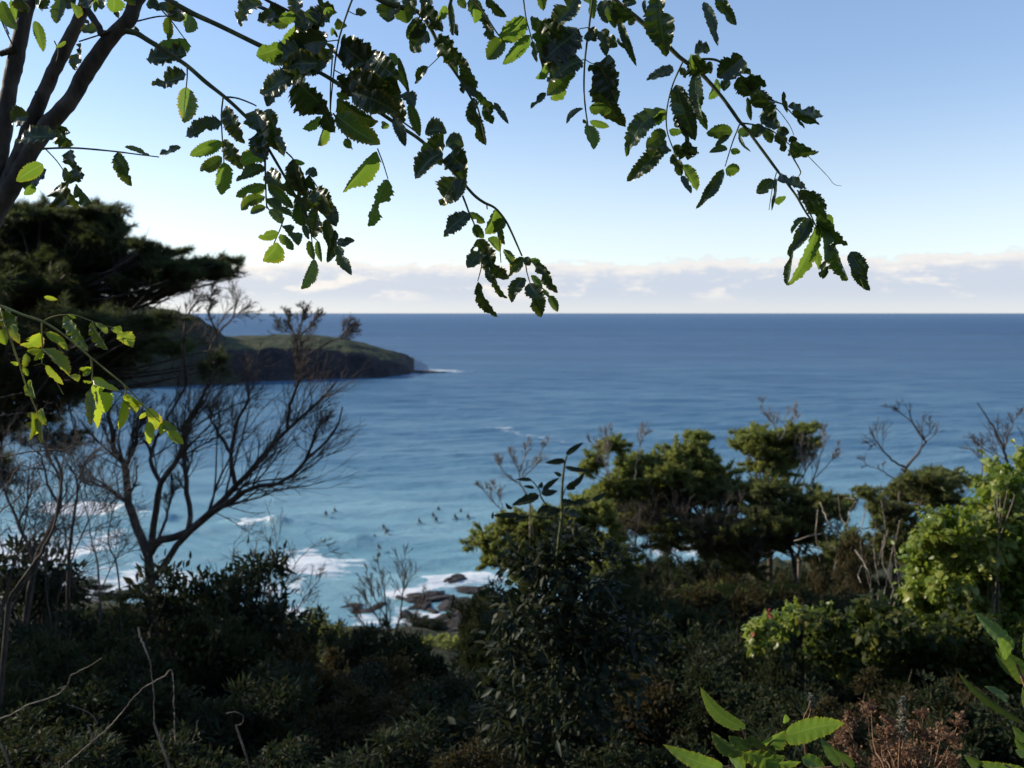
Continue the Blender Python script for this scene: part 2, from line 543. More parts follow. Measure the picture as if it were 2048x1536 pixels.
def rock_mat(name, ca, cb, grass=None, gz=(0.75, 0.9), scale=0.5, shore=False):
    m, w = new_mat(name)
    g = w.n('ShaderNodeNewGeometry')
    ob = w.n('ShaderNodeTexCoord').outputs['Object']
    n1 = w.noise(ob, scale, 8.0, 0.65)
    n2 = w.noise(ob, scale * 6, 6.0, 0.6)
    n3 = w.noise(ob, scale * 0.25, 4.0, 0.5)
    c = w.mix(w.ramp(n1, 0.35, 0.65), ca, cb)
    c = w.mix(w.math('MULTIPLY', w.ramp(n2, 0.45, 0.7), 0.5), c, tuple(x * 0.5 for x in ca))
    if grass:
        sp = w.n('ShaderNodeSeparateXYZ', i={0: g.outputs['Normal']})
        gm = w.ramp(w.math('ADD', sp.outputs[2], w.math('MULTIPLY', w.math('SUBTRACT', n1, 0.5), 0.25)), *gz)
        gc = w.mix(w.ramp(n3, 0.4, 0.62), grass[0], grass[1])
        gc = w.mix(w.math('MULTIPLY', w.ramp(n2, 0.4, 0.65), 0.6), gc, tuple(x * 0.6 for x in grass[0]))
        c = w.mix(gm, c, gc)
    if shore:                       # wet black rock in reach of the waves
        hz = w.n('ShaderNodeSeparateXYZ', i={0: g.outputs['Position']}).outputs[2]
        c = w.mix(w.ramp(w.math('MULTIPLY_ADD', n2, 2.0, hz), 4.5, 2.2), c, w.mix(w.ramp(n1, .4, .6), (0.022, 0.019, 0.019), (0.06, 0.052, 0.05)))
    bp = w.n('ShaderNodeBump', i={'Strength': 0.7, 'Distance': 0.4 / scale, 'Height': w.math('ADD', n1, w.math('MULTIPLY', n2, 0.3))})
    p = w.n('ShaderNodeBsdfPrincipled', i={'Base Color': c, 'Roughness': 0.85, 'Specular IOR Level': 0.2, 'Normal': bp.outputs[0]})
    w.n('ShaderNodeOutputMaterial', i={0: p.outputs[0]})
    return m


M['headland'] = rock_mat('headland_ground', (0.022, 0.022, 0.026), (0.042, 0.039, 0.043), ((0.036, 0.048, 0.018), (0.064, 0.070, 0.026)), (0.84, 0.97), 0.09)
M['hill'] = rock_mat('wooded_hill', (0.022, 0.024, 0.018), (0.044, 0.042, 0.034), ((0.024, 0.030, 0.016), (0.046, 0.048, 0.026)), (0.6, 0.9), 0.12)
M['ground'] = rock_mat('hillside_ground', (0.05, 0.043, 0.033), (0.10, 0.085, 0.06), ((0.030, 0.034, 0.014), (0.06, 0.058, 0.026)), (0.5, 0.85), 0.6, True)
M['rock'] = rock_mat('wet_rock', (0.030, 0.026, 0.025), (0.075, 0.065, 0.060), None, scale=1.2)


def sea_mat():
    m, w = new_mat('sea_water')
    a1 = w.n('ShaderNodeAttribute', attribute_name='lc')
    s = w.n('ShaderNodeSeparateColor', i={0: a1.outputs['Color']})
    foam, shal, far = s.outputs
    ob = w.n('ShaderNodeTexCoord').outputs['Object']
    mp = w.n('ShaderNodeMapping', i={0: ob, 'Scale': (0.35, 1.0, 1.0), 'Rotation': (0, 0, R(8))})
    big = w.noise(mp.outputs[0], 0.035, 5.0, 0.6)
    mpf = w.n('ShaderNodeMapping', i={0: ob, 'Scale': (0.12, 1.0, 1.0)})
    huge = w.noise(mpf.outputs[0], 0.006, 5.0, 0.6)
    chop = w.noise(mp.outputs[0], 0.42, 8.0, 0.72)
    fine = w.noise(ob, 2.4, 4.0, 0.6)
    deep = w.mix(w.ramp(huge, 0.35, 0.65), (0.030, 0.088, 0.185), (0.042, 0.112, 0.220))
    midc = w.mix(w.ramp(big, 0.35, 0.65), (0.066, 0.165, 0.262), (0.118, 0.235, 0.325))
    shc = w.mix(w.ramp(big, 0.35, 0.65), (0.165, 0.335, 0.395), (0.250, 0.430, 0.475))
    c = w.mix(w.ramp(shal, 0.0, 0.5), deep, midc)
    c = w.mix(w.ramp(shal, 0.45, 1.0), c, shc)
    fb = w.noise(mp.outputs[0], 0.8, 8.0, 0.7)
    fm = w.ramp(w.math('ADD', foam, w.math('MULTIPLY', w.math('SUBTRACT', fb, 0.5), 1.5)), 0.38, 0.72)
    fm = w.math('MULTIPLY', fm, w.ramp(foam, 0.02, 0.2))
    c = w.mix(fm, c, (0.78, 0.80, 0.80))
    h = w.math('ADD', w.math('MULTIPLY', chop, 0.55), w.math('MULTIPLY', fine, 0.12))
    bs = w.math('MULTIPLY_ADD', far, 0.1, 0.9)
    bd = w.math('MULTIPLY_ADD', w.math('POWER', far, 0.5), 4.0, 1.5)
    bp = w.n('ShaderNodeBump', i={'Strength': bs, 'Distance': bd, 'Height': h})
    rg = w.math('MULTIPLY_ADD', fm, 0.5, 0.22)
    # a wind-roughened sea never turns into a mirror, even far away: the facets seen face the viewer
    fr = w.n('ShaderNodeFresnel', i={'IOR': 1.33, 'Normal': bp.outputs[0]})
    fac = w.math('MINIMUM', w.math('MULTIPLY', fr.outputs[0], 0.55), w.math('MULTIPLY_ADD', far, -0.12, 0.34))
    fac = w.math('MULTIPLY', fac, w.math('MULTIPLY_ADD', fm, -0.8, 1.0))
    df = w.n('ShaderNodeBsdfDiffuse', i={'Color': c, 'Normal': bp.outputs[0]})
    gl = w.n('ShaderNodeBsdfGlossy', i={'Color': (0.9, 0.95, 1.0, 1.0), 'Roughness': rg, 'Normal': bp.outputs[0]})
    mx = w.n('ShaderNodeMixShader', i={0: fac, 1: df.outputs[0], 2: gl.outputs[0]})
    w.n('ShaderNodeOutputMaterial', i={0: mx.outputs[0]})
    return m


M['sea'] = sea_mat()

# ------------------------------------------------------------------ terrain and sea
PROF_Y = np.array([-90, -40, -12, -3, 0, 3, 8, 15, 30, 60, 87, 92, 112, 140, 170])
PROF_Z = np.array([42.0, 23.0, 6.0, -1.0, -1.6, -2.3, -4.5, -7.2, -12.2, -26.5, -39.0, -40.25, -40.5, -42.0, -46.0]) + H  # unseen rise behind the camera, steepened to block sky light


def shore_shift(x):
    """how far the shore lies beyond (+) or before (-) its usual distance"""
    return np.interp(x, [-200, -60, -34, -14, 0, 12, 30, 80, 200], [4, 0, -6, -4, 6, 16, 28, 40, 60])


def ground_z(x, y):
    x, y = np.asarray(x, float), np.asarray(y, float)
    k = np.clip((y - 40) / 60, 0, 1)
    z = np.interp(y - shore_shift(x) * k, PROF_Y, PROF_Z)
    # bank on the sunny side, off to the left, carries the she-oaks
    z = z + np.clip((-x - 7) / 20, 0, 1) * np.clip(1 - np.abs(y - 12) / 45, 0, 1) * 4.0
    # bay shore to the left running out to the headland
    xs = -128 - 0.62 * np.clip(y - 130, 0, 600)
    bay = np.clip((xs - x) * 0.12, -6, 30)
    z = np.maximum(z, np.where(y > 60, bay, -50))
    amp = np.clip((y - 2) / 20, 0, 1)
    return z + amp * (fbm(x * 0.3, y * 0.3, 3) - 0.5) * 1.4


def build_hillside():
    ys = np.concatenate([np.linspace(-90, 0, 30), np.linspace(0.6, 30, 60), np.linspace(31, 150, 170), np.linspace(153, 520, 60)])
    xs = np.concatenate([np.linspace(-520, -62, 60), np.linspace(-60, 60, 200), np.linspace(62, 260, 40)])
    X, Y = np.meshgrid(xs, ys)
    Z = ground_z(X, Y)
    near = np.clip((Y - 84) / 8, 0, 1) * np.clip((150 - Y) / 30, 0, 1)
    Z = Z + near * (np.abs(fbm(X * 0.28, Y * 0.28, 11, 5, 0.6) - 0.5) * 4.0 - 0.55)
    n, m = X.shape
    idx = np.arange(n * m).reshape(n, m)
    Q = np.stack([idx[:-1, :-1], idx[:-1, 1:], idx[1:, 1:], idx[1:, :-1]], -1).reshape(-1, 4)
    mb = MB()
    mb.add(np.stack([X, Y, Z], -1), Q)
    tag(mb.build('hillside', M['ground']), 'dark scrubby slope running down to the rocky shore', 'hillside', None, 'structure')


build_hillside()


def capsule(X, Y, p, q, r):
    """soft 0..1 mask around the segment p-q"""
    p, q = np.asarray(p[:2]), np.asarray(q[:2])
    d = q - p
    t = np.clip(((X - p[0]) * d[0] + (Y - p[1]) * d[1]) / max(d @ d, 1e-6), 0, 1)
    dist = np.hypot(X - p[0] - t * d[0], Y - p[1] - t * d[1])
    return np.clip(1 - dist / r, 0, 1), t, dist


def build_sea():
    ys = [70.0]
    while ys[-1] < 900:
        ys.append(ys[-1] * 1.0042 + 0.02)
    while ys[-1] < 90000:
        ys.append(ys[-1] * 1.10)
    ys = np.array(ys)
    ts = np.concatenate([np.linspace(-1.6, -0.72, 60), np.linspace(-0.71, 0.71, 780), np.linspace(0.72, 1.6, 60)])
    T, Y = np.meshgrid(ts, ys)
    X = T * Y
    fade = np.clip((820 - Y) / 500, 0, 1) ** 1.3
    amp = 0.62 * fade
    wob = 26 * (fbm(X * 0.010, Y * 0.010, 5, 3) - 0.5)
    ph = (Y + 0.16 * X + wob * 1.6)
    lam = 27.0
    wv = 0.5 + 0.5 * np.cos(ph * 2 * math.pi / lam)
    Z = amp * (wv ** 1.8 - 0.4) * (0.35 + 1.1 * fbm(X * 0.015 + 9, Y * 0.03, 8))
    Z += 0.35 * amp * np.cos((Y * 0.93 - 0.2 * X + 6 * fbm(X * 0.03, Y * 0.03, 2)) * 2 * math.pi / 11.3)
    Z += 0.8 * (fbm(X * 0.07, Y * 0.22, 21, 6, 0.65) - 0.5) * fade
    WX, WY = X + 9 * (fbm(X * .09, Y * .12, 71, 4, .6) - .5), Y + 13 * (fbm(X * .09, Y * .12, 72, 4, .6) - .5)
    for lam_, a_, k_ in [(7.3, .16, .25), (5.1, .12, -.4), (9.7, .18, .05), (3.7, .07, .6)]:
        f_ = np.clip((lam_ * 75 - Y) / (lam_ * 30), 0, 1)
        Z += .6 * a_ * f_ * np.sin((Y + k_ * X + 5 * fbm(X * .05, Y * .05, int(lam_ * 10), 3)) * 2 * math.pi / lam_) * (.3 + 1.2 * vnoise(X * .04, Y * .06, int(lam_ * 7)))
    foam = np.zeros_like(X)

    def breaker(p0, p1, r, h, f):
        nonlocal Z, foam
        a, b = at_z(*p0), at_z(*p1)
        m, t, dist = capsule(WX, WY, a, b, r)
        mz, tz, dz = capsule(X + .3 * (WX - X), Y + .3 * (WY - Y), a, b, r)
        Z = Z + .62 * h * mz ** 2 * (3 - 2 * mz) * (.6 + .8 * vnoise(X * .15, Y * .15, 77))
        foam = np.maximum(foam, f * m ** 0.7 * np.clip(np.sin(np.clip(t, 0.02, 0.98) * math.pi) * 3, 0.3, 1))
    breaker((60, 1012), (240, 1020), 7.0, 2.0, 1.0)
    breaker((250, 1022), (330, 1040), 4.0, 1.2, 0.5)
    breaker((470, 1042), (560, 1052), 3.5, 1.3, 0.75)
    breaker((560, 1052), (720, 1078), 4.0, 1.0, 0.12)
    breaker((-200, 1100), (200, 1110), 20.0, 0.3, 0.75)
    breaker((-200, 1180), (260, 1190), 16.0, 0.2, 0.8)
    breaker((250, 1130), (400, 1180), 9.0, 0.1, 0.55)
    breaker((570, 1155), (655, 1105), 10.5, 0.2, 0.85)
    breaker((500, 1180), (600, 1165), 6.0, 0.2, 0.62)
    breaker((540, 1215), (600, 1240), 5.0, 0.1, 0.7)
    breaker((770, 1188), (880, 1180), 3.6, 0.3, 1.0)
    breaker((830, 1175), (980, 1140), 5.5, 0.2, 0.9)
    breaker((780, 1230), (880, 1230), 7.0, 0.1, 0.72)
    breaker((830, 1265), (940, 1235), 11.0, 0.1, 0.85)
    breaker((700, 1240), (830, 1240), 9.0, 0.1, 0.55)
    breaker((980, 1140), (1300, 1115), 6.0, 0.1, 0.62)
    breaker((1280, 1112), (1500, 1080), 5.0, 0.1, 0.62)
    # foam streaks further out and round the headland
    for p0, p1, r, f in [((1000, 858), (1090, 876), 6, 0.42), ((1080, 874), (1140, 884), 6, 0.40), ((540, 850), (600, 842), 6, 0.34), ((660, 842), (740, 846), 6, 0.36),
                         ((828, 742), (905, 741), 9, 0.8), ((850, 737), (920, 744), 14, 0.5), ((560, 757), (830, 750), 5, 0.45), ((900, 735), (990, 744), 10, 0.30),
                         ((1180, 880), (1330, 885), 5, 0.3), ((940, 1092), (990, 1096), 3, 0.3)]:
        m, t, dist = capsule(WX, WY, at_z(*p0), at_z(*p1), r * 1.2)
        foam = np.maximum(foam, f * m ** 0.7)
    whit = fbm(X * 0.05, Y * 0.16, 31, 4, 0.6)
    foam = np.maximum(foam, np.clip((whit - 0.74) * 4, 0, 0.35) * (Y < 1500))
    shal = np.clip(np.interp(Y + 0.12 * X, [110, 150, 190, 240, 330, 480, 900, 2500], [1.0, 0.86, 0.68, 0.52, 0.36, 0.24, 0.12, 0.0]) + 0.18 * (fbm(X * 0.02, Y * 0.03, 41) - 0.5), 0, 1)
    far = np.clip((Y - 200) / 2000, 0, 1)
    lc = np.stack([foam, shal, far, np.ones_like(far)], -1).reshape(-1, 4)
    n, m = X.shape
    idx = np.arange(n * m).reshape(n, m)
    Q = np.stack([idx[:-1, :-1], idx[:-1, 1:], idx[1:, 1:], idx[1:, :-1]], -1).reshape(-1, 4)
    mb = MB()
    mb.add(np.stack([X, Y, Z], -1), Q, None, lc)
    tag(mb.build('sea', M['sea']), 'blue sea with swell lines and white surf in the bay', 'sea', None, 'structure')


build_sea()


def ridge_land(name, mat, tops, bases, depth, cliff, rough, label, back=1.0, sharp=1.0, nx=220, ny=90, seed=3):
    """land rising from the sea: its skyline and waterline follow the given bearings, with real depth behind"""
    tops, bases = np.array(tops, float), np.array(bases, float)
    pxs = np.linspace(bases[0, 0], bases[-1, 0], nx)
    V = np.zeros((ny, nx, 3))
    for i, px in enumerate(pxs):
        b = at_z(px, np.interp(px, bases[:, 0], bases[:, 1]))
        d0 = b[1]
        dtop = d0 + depth * 0.45
        zt = at(px, np.interp(px, tops[:, 0], tops[:, 1]), dtop)[2]
        e = min(1.0, (pxs[-1] - px) / 7.0)
        zt = max(zt * (0.5 + 0.5 * e ** 0.5), 0.3)
        for j, t in enumerate(np.linspace(0, 1, ny)):
            y = d0 - 6 + t * (depth + 6)
            if t < 0.45:
                s = t / 0.45
                k = min(1, s / cliff)
                z = zt * (0.72 * (k ** 0.8) + 0.28 * math.sin(s * math.pi / 2))
            else:
                s = (t - 0.45) / 0.55
                z = zt * (1 - s ** 2 * back)
            V[j, i] = (b[0] + (px - 1024) / F * (y - d0), y, z - 1.2 * (1 - min(1, t * 12)))
    X, Y = V[..., 0], V[..., 1]
    hf = np.clip(V[..., 2] / 6, 0, 1)
    V[..., 2] += rough * (fbm(X * 0.09, Y * 0.09, seed, 5, 0.6) - 0.5) * hf
    steep = np.clip(1 - np.abs(np.linspace(0, 1, ny) - 0.1) / 0.14, 0, 1)[:, None] * hf
    V[..., 1] += sharp * steep * (fbm(X * 0.12, V[..., 2] * 0.15, seed + 5, 4, 0.6) - 0.5) * 14
    V[..., 0] += sharp * hf * (fbm(Y * 0.1, V[..., 2] * 0.2, seed + 9) - 0.5) * 5
    idx = np.arange(ny * nx).reshape(ny, nx)
    Q = np.stack([idx[:-1, :-1], idx[:-1, 1:], idx[1:, 1:], idx[1:, :-1]], -1).reshape(-1, 4)
    mb = MB()
    mb.add(V, Q)
    # close the seaward end
    end = V[:, -1]
    E = np.concatenate([end, end * np.array([1, 1, 0]) - np.array([-2, 0, 2])])
    n = len(end)
    mb.add(E, [[i, i + 1, n + i + 1, n + i] for i in range(n - 1)])
    return tag(mb.build(name, mat), label, name, None, 'structure')


ridge_land('headland', M['headland'],
           [(200, 668), (430, 674), (520, 671), (600, 670), (640, 671), (690, 678), (740, 691), (790, 705), (812, 711), (822, 722), (828, 735)],
           [(200, 768), (440, 764), (600, 758), (700, 756), (780, 752), (824, 746), (828, 744)], 190, 0.13, 3.0,
           'grassy headland with a dark cliff falling to the sea', seed=4)
ridge_land('hill', M['hill'],
           [(-700, 560), (-200, 585), (100, 606), (250, 616), (300, 620), (350, 628), (400, 642), (440, 665), (470, 700), (490, 735)],
           [(-700, 800), (0, 782), (300, 774), (440, 768), (490, 765)], 160, 0.75, 13.0,
           'dark wooded hill rising behind the bay on the sunny side', sharp=0.4, seed=12)


def build_rocks():
    spots = [(905, 1160, 2.6), (880, 1187, 1.3), (868, 1196, 3.0), (840, 1192, 2.2), (850, 1207, 2.6), (895, 1196, 1.5), (910, 1210, 3.2), (935, 1225, 3.6),
             (900, 1240, 3.0), (880, 1262, 2.4), (950, 1180, 3.0), (975, 1200, 3.6), (865, 1222, 1.3), (838, 744, 12.0), (850, 745, 7.0), (925, 1255, 2.8), (980, 1235, 3.2), (845, 1250, 1.6),
             (820, 1200, 1.3), (800, 1195, 1.0), (860, 1180, 0.9), (830, 1215, 1.2)]
    protos = []
    for k in range(3):
        bm = MB()
        u = np.linspace(0, 2 * math.pi, 36, endpoint=False)
        v = np.linspace(-math.pi / 2, math.pi / 2, 18)
        U, Vv = np.meshgrid(u, v)
        X, Y, Z = np.cos(Vv) * np.cos(U), np.cos(Vv) * np.sin(U), np.sin(Vv)
        rr = 0.35 + 1.4 * (fbm(X * 1.9 + 5 * k, Y * 1.9 + Z * 2.2, 50 + k, 5, 0.65))
        P = np.stack([X * rr * 1.25, Y * rr * 0.8, np.clip(Z * rr * 0.34, -0.3, 0.4)], -1)
        idx = np.arange(648).reshape(18, 36)
        a, b = idx[:-1], idx[1:]
        Q = np.stack([a, np.roll(a, -1, 1), np.roll(b, -1, 1), b], -1).reshape(-1, 4)
        bm.add(P, Q)
        protos.append(bm.mesh('shore_rock', M['rock'], False))
    for i, (px, py, s) in enumerate(spots):
        p = at_z(px, py, 0.15)
        o = bpy.data.objects.new('shore_rock', protos[i % 3])
        COL.objects.link(o)
        o.location = p
        o.rotation_euler = (0, 0, rng.random() * 6.3 if py > 900 else 0)
        s = s * (.62 if py > 900 else 1)
        o.scale = (s, s * (0.7 + 0.5 * rng.random()), s * (0.6 + 0.3 * rng.random()) if py > 900 else 2.5)
        if py > 900:
            tag(o, 'dark wet rock awash in the white surf below the scrub', 'rock', 'rocks awash in the surf')
        else:
            tag(o, 'low dark rock in the sea off the headland tip', 'rock', 'rocks off the headland tip')


build_rocks()

# ------------------------------------------------------------------ surfers
def skin_body():
    """sitting figure in one continuous surface, from a skinned skeleton"""
    P = [(0, 0, 0.10), (0, 0.02, 0.30), (0, 0.03, 0.50), (0, 0.05, 0.60), (0, 0.09, 0.70), (0, 0.10, 0.80),
         (0.19, 0.04, 0.50), (0.26, 0.10, 0.28), (0.14, 0.30, 0.14), (0.12, 0.36, 0.10),
         (-0.19, 0.04, 0.50), (-0.26, 0.12, 0.28), (-0.14, 0.32, 0.15), (-0.12, 0.38, 0.11),
         (0.12, 0.05, 0.09), (0.26, 0.38, 0.05), (0.28, 0.36, -0.36), (0.28, 0.44, -0.42),
         (-0.12, 0.05, 0.09), (-0.26, 0.38, 0.05), (-0.28, 0.36, -0.36), (-0.28, 0.44, -0.42)]
    E = [(0, 1), (1, 2), (2, 3), (3, 4), (4, 5), (2, 6), (6, 7), (7, 8), (8, 9), (2, 10), (10, 11), (11, 12), (12, 13), (0, 14), (14, 15), (15, 16), (16, 17), (0, 18), (18, 19), (19, 20), (20, 21)]
    r = [.15, .14, .15, .06, .10, .075, .065, .05, .035, .03, .065, .05, .035, .03, .09, .075, .05, .035, .09, .075, .05, .035]
    me = bpy.data.meshes.new('person')
    me.from_pydata(P, E, [])
    o = bpy.data.objects.new('person', me)
    COL.objects.link(o)
    md = o.modifiers.new('skin', 'SKIN')
    for i, sv in enumerate(me.skin_vertices[0].data):
        sv.radius = (r[i], r[i])
        sv.use_root = i == 0
    o.modifiers.new('sub', 'SUBSURF').levels = 1
    dg = bpy.context.evaluated_depsgraph_get()
    me2 = bpy.data.meshes.new_from_object(o.evaluated_get(dg))
    me2.name = 'person'
    bpy.data.objects.remove(o)
    return me2


def build_surfers():
    suit, w = new_mat('wetsuit')
    ob = w.n('ShaderNodeTexCoord').outputs['Object']
    sp = w.n('ShaderNodeSeparateXYZ', i={0: ob})
    c = w.mix(w.ramp(sp.outputs[2], 0.56, 0.60), (0.012, 0.013, 0.016), (0.30, 0.18, 0.12))
    p = w.n('ShaderNodeBsdfPrincipled', i={'Base Color': c, 'Roughness': 0.5})
    w.n('ShaderNodeOutputMaterial', i={0: p.outputs[0]})
    hair_m, w = new_mat('dark_hair')
    p = w.n('ShaderNodeBsdfPrincipled', i={'Base Color': (0.03, 0.022, 0.016, 1), 'Roughness': 0.6})
    w.n('ShaderNodeOutputMaterial', i={0: p.outputs[0]})
    board_m, w = new_mat('board_foam')
    ob = w.n('ShaderNodeTexCoord').outputs['Object']
    sp = w.n('ShaderNodeSeparateXYZ', i={0: ob})
    c = w.mix(w.ramp(w.math('ABSOLUTE', sp.outputs[0]), 0.012, 0.006), (0.10, 0.13, 0.15), (0.05, 0.05, 0.05))
    p = w.n('ShaderNodeBsdfPrincipled', i={'Base Color': c, 'Roughness': 0.3})
    w.n('ShaderNodeOutputMaterial', i={0: p.outputs[0]})
    body = skin_body()
    body.materials.append(suit)
    hb = MB()
    u, v = np.meshgrid(np.linspace(0, 2 * math.pi, 12, endpoint=False), np.linspace(0.1, math.pi / 2, 5))
    Pn = np.stack([0.115 * np.cos(v) * np.cos(u), 0.075 + 0.12 * np.cos(v) * np.sin(u), 0.74 + 0.125 * np.sin(v)], -1)
    idx = np.arange(60).reshape(5, 12)
    a, b = idx[:-1], idx[1:]
    hb.add(Pn, np.stack([a, np.roll(a, -1, 1), np.roll(b, -1, 1), b], -1).reshape(-1, 4))
    hair = hb.mesh('hair', hair_m)
    bb = MB()
    n = 17
    ys = np.linspace(-0.95, 1.05, n)
    rows = []
    for k, yv in enumerate(ys):
        t = k / (n - 1)
        wd = 0.27 * (math.sin(math.pi * (0.06 + 0.92 * t)) ** 0.65)
        z = 0.12 * max(0, t - 0.6) ** 1.5 * 2
        rows.append([(-wd, yv, z), (-wd * .6, yv, z + .035), (wd * .6, yv, z + .035), (wd, yv, z), (wd * .6, yv, z - .03), (-wd * .6, yv, z - .03)])
    idx = np.arange(n * 6).reshape(n, 6)
    a, b = idx[:-1], idx[1:]
    bb.add(np.array(rows), np.stack([a, np.roll(a, -1, 1), np.roll(b, -1, 1), b], -1).reshape(-1, 4))
    board = bb.mesh('surfboard', board_m)
    spots = [(652, 1024, 'surfer farthest towards the bare branches, {} his upper pair'), (669, 1017, ''), (877, 1015, ''), (866, 1027, ''), (872, 1036, ''), (838, 1039, ''),
             (922, 1019, ''), (910, 1030, ''), (936, 1030, ''), (767, 1051, ''), (774, 1060, ''), (749, 1072, ''), (757, 1091, ''), (758, 1108, '')]
    names = ['nearer the bare twigs of the two surfers beside them', 'farther out of the two surfers beside the bare twigs',
             'uppermost of the three sitting close together', 'middle one of the three surfers sitting close together',
             'lowest of the three surfers sitting close together', 'alone between the trio and the lower string',
             'uppermost of the three nearest the green trees', 'closest to the trio among those near the green trees',
             'closest to the green trees of all the surfers', 'top one of the string of surfers leading shoreward',
             'second from top in the string leading shoreward', 'third in the string of surfers leading shoreward',
             'second nearest the shore among the surfers', 'nearest the shore of all the surfers']
    for i, (px, py, _) in enumerate(spots):
        pos = at_z(px, py + 5, 0.25)
        rz = rng.uniform(-0.6, 0.6)
        o = bpy.data.objects.new('person', body)
        COL.objects.link(o)
        o.location = pos
        o.rotation_euler = (0, 0, rz)
        o.scale = (.95, .95, 1.0)
        tag(o, 'person in dark wetsuit, ' + names[i], 'person', 'surfers waiting in the bay')
        h = bpy.data.objects.new('hair', hair)
        COL.objects.link(h)
        h.parent = o
        s = bpy.data.objects.new('surfboard', board)
        COL.objects.link(s)
        s.location = pos + np.array([0, 0, -0.12])
        s.rotation_euler = (0, 0, rz)
        tag(s, 'surfboard ridden by the person ' + names[i], 'surfboard', 'boards under the waiting surfers')


build_surfers()

# ------------------------------------------------------------------ leaflets seen close
def leaf_depth(px, py):
    return 1.72 - 0.16 * px / 2048.0 - 0.05 * py / 600.0


def hero_leaf(mb, B, T, width, flag, yel=0.3, teeth=13, shape='lance', kink=None):
    """one toothed leaf from base B to tip T; flag sets its turn to the sun and the light painted into it"""
    B, T = np.asarray(B, float), np.asarray(T, float)
    L = np.linalg.norm(T - B)
    ax = nrm(T - B)
    mid = (B + T) / 2
    vw = nrm(CAM - mid)
    side0 = nrm(np.cross(ax, vw))
    n0 = np.cross(side0, ax)
    n0 = n0 if n0 @ vw > 0 else -n0
    best, bs = 0.0, -9
    for ph in np.linspace(-0.95, 0.95, 25):
        nn = n0 * math.cos(ph) + side0 * math.sin(ph)
        s, c = nn @ SUN, nn @ vw
        if flag == 'b':
            q = max(0, -s) * (c > 0.45) + 0.15 * c
        elif flag == 'w':
            q = max(0, s) + 0.1 * c
        elif flag == 'd':
            q = -abs(s - 0.05) * 1.4 + 0.3 * c
        else:
            q = -abs(s + 0.25) + 0.3 * c
        q += rng.normal(0, 0.06)
        if q > bs:
            best, bs = ph, q
    nn = n0 * math.cos(best) + side0 * math.sin(best)
    sd = np.cross(ax, nn)
    w = width / max(0.62, math.cos(best))
    fold = rng.uniform(0.10, 0.55 if shape == 'lance' else 0.35) if flag != 'w' else rng.uniform(0.35, 0.6)
    curl = rng.normal(0.12, 0.22 if shape == 'lance' else 0.14) * (1 if L < 0.2 else 0.7)
    sway = rng.normal(0, 0.05)
    K = max(4, min(teeth, int(L / 0.0055)))
    ts, ws = [0.0], [0.06]

    def prof(t):
        if shape == 'ovate':
            return (t ** 0.45) * ((1 - t) ** 0.85) * 2.25
        return (t ** 0.58) * ((1 - t) ** 0.8) * 2.5 * (1 - 0.05 * math.sin(t * 5))
    am = 0.045 if shape == 'ovate' else 0.085 * min(1, .45 + L / .11)
    for k in range(K):
        jt = rng.uniform(-.16, .12)
        t1 = 0.04 + 0.93 * (k + 0.80 + jt) / K
        t2 = 0.04 + 0.93 * (k + 0.97 + jt) / K
        aj = am * rng.uniform(.35, 1.5)
        ws += [prof(t1 - 0.4 / K), prof(t1) * (1 + aj * .6) + 0.01, prof(t2) * (1 - aj)]
        ts += [t1 - 0.4 / K, t1, t2]
    ts.append(1.0)
    ws.append(0.015)
    ts, ws = np.array(ts), np.array(ws)
    lw, rw = ws.copy(), ws.copy()
    for arr in (lw, rw):
        if rng.random() < (.22 if flag in 'bm' else .5) and shape == 'lance':
            c0, wd = rng.uniform(0.25, 0.9), rng.uniform(0.06, 0.16)
            arr *= 1 - rng.uniform(0.3, 0.8) * np.exp(-((ts - c0) / wd) ** 2)
        arr *= 1 + rng.normal(0, 0.05, len(arr))
    us = np.array([-1, -0.66, -0.3, 0, 0.3, 0.66, 1.0])
    ph0, ph1 = rng.random(2) * 6.28
    neat = flag in 'bm'
    rf = rng.uniform(0.25, 1.0) * (0.3 if shape == 'ovate' or neat else .75)
    if neat:
        curl *= .6
    rows = []
    for i, t in enumerate(ts):
        half = np.where(us < 0, lw[i], rw[i]) * w * 0.5
        x = us * half
        z = np.abs(x) * fold
        z += rf * 0.10 * w * us ** 2 * np.sin(t * 2 * math.pi * K * 0.42 + np.where(us < 0, ph0, ph1))
        z += rf * 0.05 * w * np.sin(t * 9 + ph0 + us * 2)
        # small pleats between the side veins
        z += (0.004 if shape == 'ovate' else 0.018) * w * np.cos((t - 0.17 * np.abs(us)) * K * 2 * math.pi) * np.abs(us)
        if flag == 'w':
            z += 0.16 * w * us ** 4
        yy = t * L
        z = z - curl * L * (t ** 2) + curl * L * t
        x = x + sway * L * math.sin(t * math.pi)
        rows.append(B + sd * x[:, None] + ax * np.full((7, 1), yy) + nn * z[:, None])
    n = len(ts)
    idx = np.arange(n * 7).reshape(n, 7)
    Q = np.stack([idx[:-1, :-1], idx[:-1, 1:], idx[1:, 1:], idx[1:, :-1]], -1).reshape(-1, 4)
    lc = np.zeros((n, 7, 4))
    lc[..., 0] = rng.random() * (0.5 if flag == 'b' else 1.0)
    lc[..., 1] = yel * rng.random() * 1.4
    lc[..., 2] = {'b': 1.15, 'm': .75, 'd': .16 + .3 * rng.random() ** 2, 'w': .5}[flag]  # translucency follows the flag
    lu = np.zeros((n, 7, 3))
    lu[..., 0] = us[None, :]
    lu[..., 1] = ts[:, None]
    mb.add(np.array(rows).reshape(-1, 3), Q, None, lc.reshape(-1, 4), lu.reshape(-1, 3))


